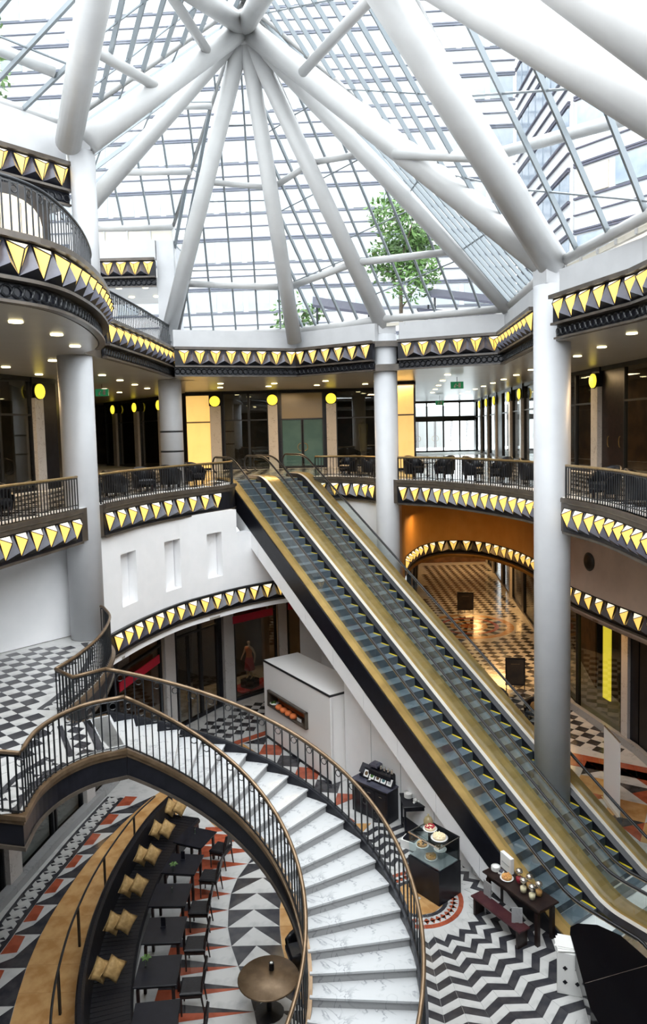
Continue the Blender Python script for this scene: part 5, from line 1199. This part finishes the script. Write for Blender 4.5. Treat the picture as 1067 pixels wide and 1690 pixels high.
MB().bbox(0, 0, 0, .85, .3, .32, .03).obj('body', 'black_panel', t); MB().bbox(-.3, .05, .32, .3, .28, .16, .05).obj('hopper', 'facet_dark', t)
for i in range(4): MB().lathe([(.035, 0), (.04, .05), (.02, .12), (.03, .14)], -.05 + i * .14, .0, .32, 10).obj('chrome_head', 'steel', t, True)
bd = thing('menu_board', 'sloping dark board of five square cup pictures on the counter', 'display board', cw(.1, -.16, 1.02), None, ca_)
q = MB().box(0, 0, 0, 1.15, .03, .30).obj('board', 'black_panel', bd); q.rotation_euler = (-.6, 0, 0)
for i in range(5):
    x_ = -.45 + i * .225; b = MB(); b.box(x_, -.024, .05, .18, .014, .2)
    b.add([(x_, -.033, .15)] + [(x_ + .062 * math.cos(k * PI / 7), -.033, .15 + .062 * math.sin(k * PI / 7)) for k in range(14)], [(0, 1 + (k + 1) % 14, 1 + k) for k in range(14)], 1)
    b.obj('picture', ['paper', ['bronze', 'green_leaf', 'bronze', 'teal_glass', 'grey_metal'][i]], q)
# small table with crockery
ta = math.atan2(-.67, .44); tx, ty = 2.38, 19.92
t = thing('side_table', 'tall narrow black table with white plates beside the coffee counter', 'table', (tx, ty, 0), None, ta - .55)
MB().bbox(0, 0, .91, .82, .7, .04, .01).obj('table_top', 'black_panel', t); MB().box(0, 0, .80, .76, .64, .11).obj('apron', 'black_panel', t); MB().box(0, 0, .2, .74, .6, .03).obj('shelf', 'black_panel', t)
for a in (-1, 1):
    for b_ in (-1, 1): MB().box(a * .36, b_ * .3, 0, .05, .05, .8).obj('leg', 'black_panel', t)
def stack(x, y, z, r, n, label):
    t = thing('plate_stack', label, 'plates', (x, y, z))
    for i in range(n): MB().lathe([(r * .5, 0), (r * .9, .012), (r, .022), (r * .5, .014)], n=20).obj('plate', 'porcelain', t, True, loc=(0, 0, i * .022))
stack(2.25, 20.05, .95, .13, 6, 'stack of white plates on the tall narrow table')
for i, (x, y) in enumerate(((2.42, 19.75), (2.55, 19.95))):
    t = thing('cup', ('white cups and napkin heap on the tall narrow table', 'glass tumbler beside the plates')[i], 'cup', (x, y, .95)); MB().lathe([(.03, 0), (.045, .05), (.05, .12)], n=12).obj('cup_body', ('porcelain', 'steel')[i], t, True)
    if i == 0:
        for a in range(3): MB().lathe([(.025, 0), (.04, .05)], .08 * math.cos(a * 2), .08 * math.sin(a * 2), 0, 10).obj('cup_body', 'porcelain', t, True)
t = thing('step_stool', 'low white box with black top on the floor below the tall table', 'box', (2.2, 19.15, 0), None, -.6); MB().box(0, 0, 0, .5, .34, .22).obj('box_body', 'porcelain', t); MB().box(0, 0, .22, .36, .26, .06).obj('box_lid', 'black_panel', t)
# cake display case
ca2 = math.atan2(-.78, .65) ; dx, dy = 2.56, 17.24
t = thing('display_case', 'black refrigerated cake case with a glass top full of cakes', 'display case', (dx, dy, 0), None, ca2)
MB().bbox(0, 0, 0, 1.02, .82, .86, .008).obj('cabinet', 'black_panel', t); MB().box(0, .36, .86, 1.0, .05, .62).obj('back_frame', 'black_panel', t)
for a in (-1, 1): MB().box(a * .49, 0, .86, .012, .74, .6).obj('side_glass', 'clear_glass', t)
MB().box(0, -.38, .86, 1.0, .012, .52).obj('front_glass', 'clear_glass', t); MB().box(0, 0, 1.46, 1.0, .74, .012).obj('top_glass', 'clear_glass', t); MB().box(0, .0, 1.14, .96, .6, .012).obj('shelf', 'clear_glass', t)
for y in (-.385, .37): MB().box(0, y, 1.45, 1.02, .03, .03).obj('top_rail', 'steel', t)
for a in (-1, 1): MB().box(a * .5, 0, 1.45, .02, .76, .02).obj('top_rail', 'steel', t)
MB().box(0, 0, .865, .96, .7, .02).obj('case_floor', 'grey_metal', t)
def dw(x, y, z): return (dx + x * math.cos(ca2) - y * math.sin(ca2), dy + x * math.sin(ca2) + y * math.cos(ca2), z)
def cake(p, r, label, m1, m2, crumbs=10, stand=True):
    t = thing('cake', label, 'cake', p)
    MB().lathe([(r * .5, 0), (r * 1.0, .012), (r * 1.08, .03), (r * .6, .016)], n=24).obj('plate', 'porcelain', t, True)
    MB().lathe([(r * .8, .02), (r * .82, .075), (r * .7, .085), (.01, .085)], n=24).obj('sponge', m1, t, True)
    b = MB(); rn = random.Random(int(r * 999) + crumbs)
    for i in range(crumbs): a = rn.random() * 6.28; q = r * .7 * rn.random() ** .5; b.lathe([(.012, 0), (.026, .012), (.012, .03)], q * math.cos(a), q * math.sin(a), .08, 6)
    b.obj('topping', m2, t, kind='stuff')
cake(dw(-.2, .08, 1.475), .17, 'cake topped with red berries on the glass top of the case', 'cream_food', 'berry', 26)
cake(dw(.22, -.05, 1.475), .2, 'cream cake on the glass top of the case', 'cream_food', 'cream_food', 30)
cake(dw(-.22, -.2, 1.15), .16, 'dark fruit cake on the upper shelf of the case', 'pastry', 'slab_brown', 12)
cake(dw(.2, .0, 1.15), .15, 'pale cake on the upper shelf of the case', 'porcelain', 'bronze', 10)
cake(dw(0, -.12, .89), .16, 'golden fruit tart on the floor of the case', 'pastry', 'lamp_pane_edge' if False else 'pastry', 22)
t = thing('cake_bell', 'brown glass cake bell at the back of the cake case', 'cake cover', dw(-.38, .22, 1.475)); MB().lathe([(.12, 0), (.13, .1), (.08, .2), (.02, .24), (.03, .28)], n=16).obj('dome', 'beige_glass', t, True)
# console table, bench and things on it
va = math.atan2(-1.45, .88); vx, vy = 4.36, 15.98
t = thing('console_table', 'long dark wooden console table with jars beside the escalator foot', 'table', (vx, vy, 0), None, va)
MB().bbox(0, 0, .86, 1.78, .64, .05, .01).obj('table_top', 'dark_wood', t); MB().box(0, 0, .76, 1.6, .52, .1).obj('apron', 'dark_wood', t)
for a in (-1, 1):
    for b_ in (-1, 1): MB().box(a * .76, b_ * .24, 0, .09, .09, .76).obj('leg', 'dark_wood', t)
bn = thing('bench', 'low reddish dark wooden bench in front of the console table', 'bench', (3.84, 15.78, 0), None, va)
mat('red_wood', (.045, .014, .018), .3, col2=(.06, .02, .022), scale=6, spec=.3)
MB().bbox(0, 0, .40, 1.55, .34, .05, .01).obj('bench_seat', 'red_wood', bn)
for a in (-1, 1): MB().box(a * .68, 0, 0, .06, .3, .4).obj('leg', 'dark_wood', bn)
def vw(x, y, z): return (vx + x * math.cos(va) - y * math.sin(va), vy + x * math.sin(va) + y * math.cos(va), z)
def jar(p, label, fill):
    t = thing('glass_jar', label, 'jar', p, 'lidded glass jars on the console'); MB().lathe([(.07, 0), (.085, .02), (.085, .2), (.06, .24)], n=14).obj('jar_body', 'clear_glass', t, True)
    MB().lathe([(.068, .01), (.075, .12), (.02, .14)], n=12).obj('contents', fill, t, True); MB().lathe([(.062, .24), (.085, .27), (.07, .32), (.02, .34)], n=14).obj('lid', 'steel', t, True)
jar(vw(-.08, .08, .91), 'lidded jar with dark red contents, leftmost of the jars', 'berry'); jar(vw(.2, .12, .91), 'lidded jar at the back in the middle of the jars', 'pastry'); jar(vw(.22, -.1, .91), 'lidded jar with pale biscuits, front middle', 'cream_food'); jar(vw(.5, .1, .91), 'lidded jar at the back right of the console', 'pastry'); jar(vw(.5, -.12, .91), 'lidded jar with golden biscuits, front right', 'cream_food')
stack(*vw(-.72, -.04, .91), .11, 5, 'stack of white bowls on the left end of the console')
t = thing('gift_box', 'white box with faint print standing on the console', 'box', vw(-.58, .2, .91), None, va - .15); MB().box(0, 0, 0, .4, .1, .38).obj('box_body', 'paper', t); MB().box(0, -.052, .16, .28, .004, .02).obj('print_line', 'grey_metal', t)
cake(vw(-.34, -.06, .91), .15, 'white plate of reddish pastries on the console', 'pastry', 'pastry', 14)
t = thing('napkin_stack', 'small blue and white bundle beside the bowls on the console', 'napkins', vw(-.56, -.02, .91), None, va + .4); MB().box(0, 0, 0, .12, .1, .05).obj('napkins', 'porcelain', t); MB().box(0, 0, .05, .08, .1, .03).obj('band', 'facade_line', t)
for p, l, r in ((vw(-.62, -.42, .45), 'grey picture card standing at the left end of the bench', .0), (vw(.42, -.52, .45), 'grey picture card standing at the right end of the bench', .9)):
    t = thing('picture_card', l, 'card', p, None, va + r); MB().box(0, 0, 0, .24, .015, .36).obj('card_panel', 'marble_riser', t); MB().box(0, .03, 0, .08, .08, .012).obj('foot', 'steel', t)
# newspaper stand and black lacquer piece in the corner
t = thing('newspaper_stand', 'white stand with black diamond spots piled with loose papers', 'stand', (4.85, 13.98, 0), None, -.3); MB().bbox(0, 0, 0, .5, .42, .9, .01).obj('stand_body', 'porcelain', t)
for z in (.25, .55):
    for x in (-.12, .12): q = MB().box(0, 0, 0, .07, .012, .07).obj('diamond', 'black_panel', t); q.location = (x, -.215, z); q.rotation_euler = (0, PI / 4, 0)
for i in range(5):
    o = MB().box(0, 0, 0, .5, .38, .012).obj('newspaper', 'paper', None, loc=(4.85 + .03 * math.sin(i * 2.1), 14.0 + .03 * math.cos(i * 1.7), .905 + i * .014), rz=-.3 + (i * 1.3 % .7) - .3); tag(o, 'loose newspaper on the white stand, %s from the top' % ('fifth', 'fourth', 'third', 'second', 'first')[i], 'newspaper', 'newspapers on the stand')
pp = [(4.65, 12.3), (4.95, 14.2), (5.02, 14.38), (5.2, 14.48), (5.6, 14.42), (5.95, 14.1), (6.25, 13.3), (6.3, 12.4), (6.2, 11.9), (4.7, 11.7)]; 
t = thing('grand_piano', 'glossy black grand piano at the bottom right corner', 'piano', (5.5, 13.2, 0)); pl_ = [(x - 5.5, y - 13.2) for x, y in pp]
MB().prism(pl_, .62, .98).obj('case', 'lacquer', t); MB().prism([(x * 1.02, y * 1.02) for x, y in pl_], .98, 1.02).obj('lid', 'lacquer', t); b = MB(); b.tube([(-.75, -.35, 1.024), (.75, .1, 1.024)], .006, 4); b.obj('lid_seam', 'steel', t)
for x, y in ((-.6, -1.2), (.55, -1.1), (0, .9)): MB().lathe([(.07, 0), (.05, .3), (.09, .62)], x, y, 0, 12).obj('leg', 'black_panel', t, True)
MB().box(0, -1.55, .62, 1.3, .3, .08).obj('keyboard', 'porcelain', t)
# banner, easel signs
t = thing('roll_up_banner', 'tall plain white roll-up banner right of the escalator foot', 'banner', (8.5, 20.85, 0), None, math.atan2(-1.75, -.02)); MB().box(0, 0, .08, 1.2, .03, 2.25).obj('panel', 'kiosk_white', t); MB().box(0, 0, 0, 1.24, .18, .08).obj('base', 'steel', t); MB().box(0, .0, 2.33, 1.22, .04, .03).obj('top_bar', 'steel', t)
def easel(x, y, rz, label, h=1.5, w_=.85):
    t = thing('easel_sign', label, 'sign', (x, y, 0), None, rz); q = MB().box(0, 0, .25, w_, .04, h - .25).obj('sign_panel', 'black_panel', t); MB().box(0, -.025, .32, w_ - .1, .01, h - .4).obj('poster', 'interior_dark', q)
    for a in (-1, 1): b = MB(); b.tube([(a * w_ * .42, 0, h), (a * w_ * .46, -.05, 0)], .02, 5); b.obj('leg', 'black_metal', t)
    b = MB(); b.tube([(0, .03, h - .1), (0, .45, 0)], .02, 5); b.obj('leg', 'black_metal', t)
    MB().box(0, -.035, h * .8, w_ * .45, .004, .03).obj('lettering_line', 'bronze', q)
easel(8.25, 30.75, -.15, 'black easel sign on the chequered floor beyond the escalators'); easel(8.7, 44.0, -.1, 'small black sign on the far medallion in the passage', 1.4, 1.0)
# mannequins
def mannequin(label, x, y, z, rz, h=1.75, dress=None, skin='skin_plastic', headless=False, arm=.2, plinth=.0):
    t = thing('mannequin', label, 'mannequin', (x, y, z), None, rz); k = h / 1.75
    J = [(0, 0, .95, .13, .1), (0, 0, 1.15, .11, .085), (0, 0, 1.38, .15, .09), (0, 0, 1.47, .05, .05), (0, 0, 1.55, .045, .045)]
    E_ = [(0, 1), (1, 2), (2, 3), (3, 4)]
    if not headless: J += [(0, -.01, 1.63, .075, .085), (0, -.01, 1.70, .07, .08)]; E_ += [(4, 5), (5, 6)]
    for s in (-1, 1):
        n = len(J); J += [(s * .19, 0, 1.40, .055, .055), (s * (.25 + arm * .3), .03, 1.13, .042, .042), (s * (.27 + arm * .5), -.08, .90, .03, .03), (s * (.28 + arm * .5), -.12, .80, .032, .02)]; E_ += [(2, n), (n, n + 1), (n + 1, n + 2), (n + 2, n + 3)]
        n = len(J); J += [(s * .09, 0, .86, .085, .085), (s * .10, -.02, .48, .055, .055), (s * .11, .02, .09, .035, .035), (s * .12, -.12, .03, .035, .025)]; E_ += [(0, n), (n, n + 1), (n + 1, n + 2), (n + 2, n + 3)]
    me = bpy.data.meshes.new('body'); me.from_pydata([(a * k, b_ * k, c * k) for a, b_, c, _, _ in J], E_, []); me.materials.append(M[skin]); o = bpy.data.objects.new('body', me); link(o, t)
    o.modifiers.new('skin', 'SKIN'); sv = me.skin_vertices[0].data if me.skin_vertices else None
    if sv is None:
        import bmesh as _b
        bm = _b.new(); bm.from_mesh(me); bm.verts.layers.skin.verify(); bm.to_mesh(me); bm.free(); sv = me.skin_vertices[0].data
    for i, j in enumerate(J): sv[i].radius = (j[3] * k, j[4] * k); sv[i].use_root = i == 0
    o.modifiers.new('smooth', 'SUBSURF').levels = 1
    if dress:
        top, m_, m2 = dress
        MB().lathe([(.165 * k, .86 * k), (.14 * k, 1.02 * k), (.125 * k, 1.15 * k), (.17 * k, 1.36 * k), (.10 * k, 1.45 * k)], n=16).obj('bodice', m2, t, True)
        MB().lathe([((.24 if top else .16) * k, (.42 if top else .06) * k), (.20 * k, .7 * k), (.175 * k, .9 * k), (.13 * k, 1.03 * k)], n=16).obj('skirt' if top else 'long_skirt', m_, t, True)
    if plinth: MB().box(0, 0, -plinth, .6, .6, plinth).obj('plinth', 'black_panel', t)
mannequin('bald mannequin in a red patterned dress behind the ground floor shop window', -3.55, 31.6, .55, -.6, 1.8, (True, 'red_cloth', 'orange_cloth'), plinth=.5)
mannequin('headless olive dress form in the gallery window left of the middle column', 2.2, 38.4, Z1 + .7, 0, 1.9, (False, 'olive_cloth', 'olive_cloth'), 'olive_cloth', True, -.2, .6)
mannequin('mannequin in red behind the receding gallery windows at right', 11.6, 37.2, Z1 + .5, 1.4, 1.8, (False, 'red_gloss', 'red_gloss'), plinth=.45)
mannequin('mannequin in dark suit in the far left gallery window, left one', -12.0, 22.6, Z1 + .3, 1.0, 1.8, (False, 'dark_cloth', 'dark_cloth'), plinth=.25)
mannequin('mannequin in dark suit in the far left gallery window, right one', -11.7, 24.1, Z1 + .3, 1.0, 1.8, (False, 'dark_cloth', 'dark_cloth'), plinth=.25)
mannequin('small golden mannequin in the shop window seen through the stair railing', -7.6, 25.4, .25, .8, 1.3, (True, 'orange_cloth', 'gold_fabric'), 'gold_fabric', plinth=.2)
o = MB().box(0, 0, 0, 2.2, 1.0, .05).obj('red_carpet', 'red_cloth', None, loc=(-3.3, 31.9, .14), rz=.7); tag(o, 'red display mat under the mannequin in the ground floor window', 'mat')
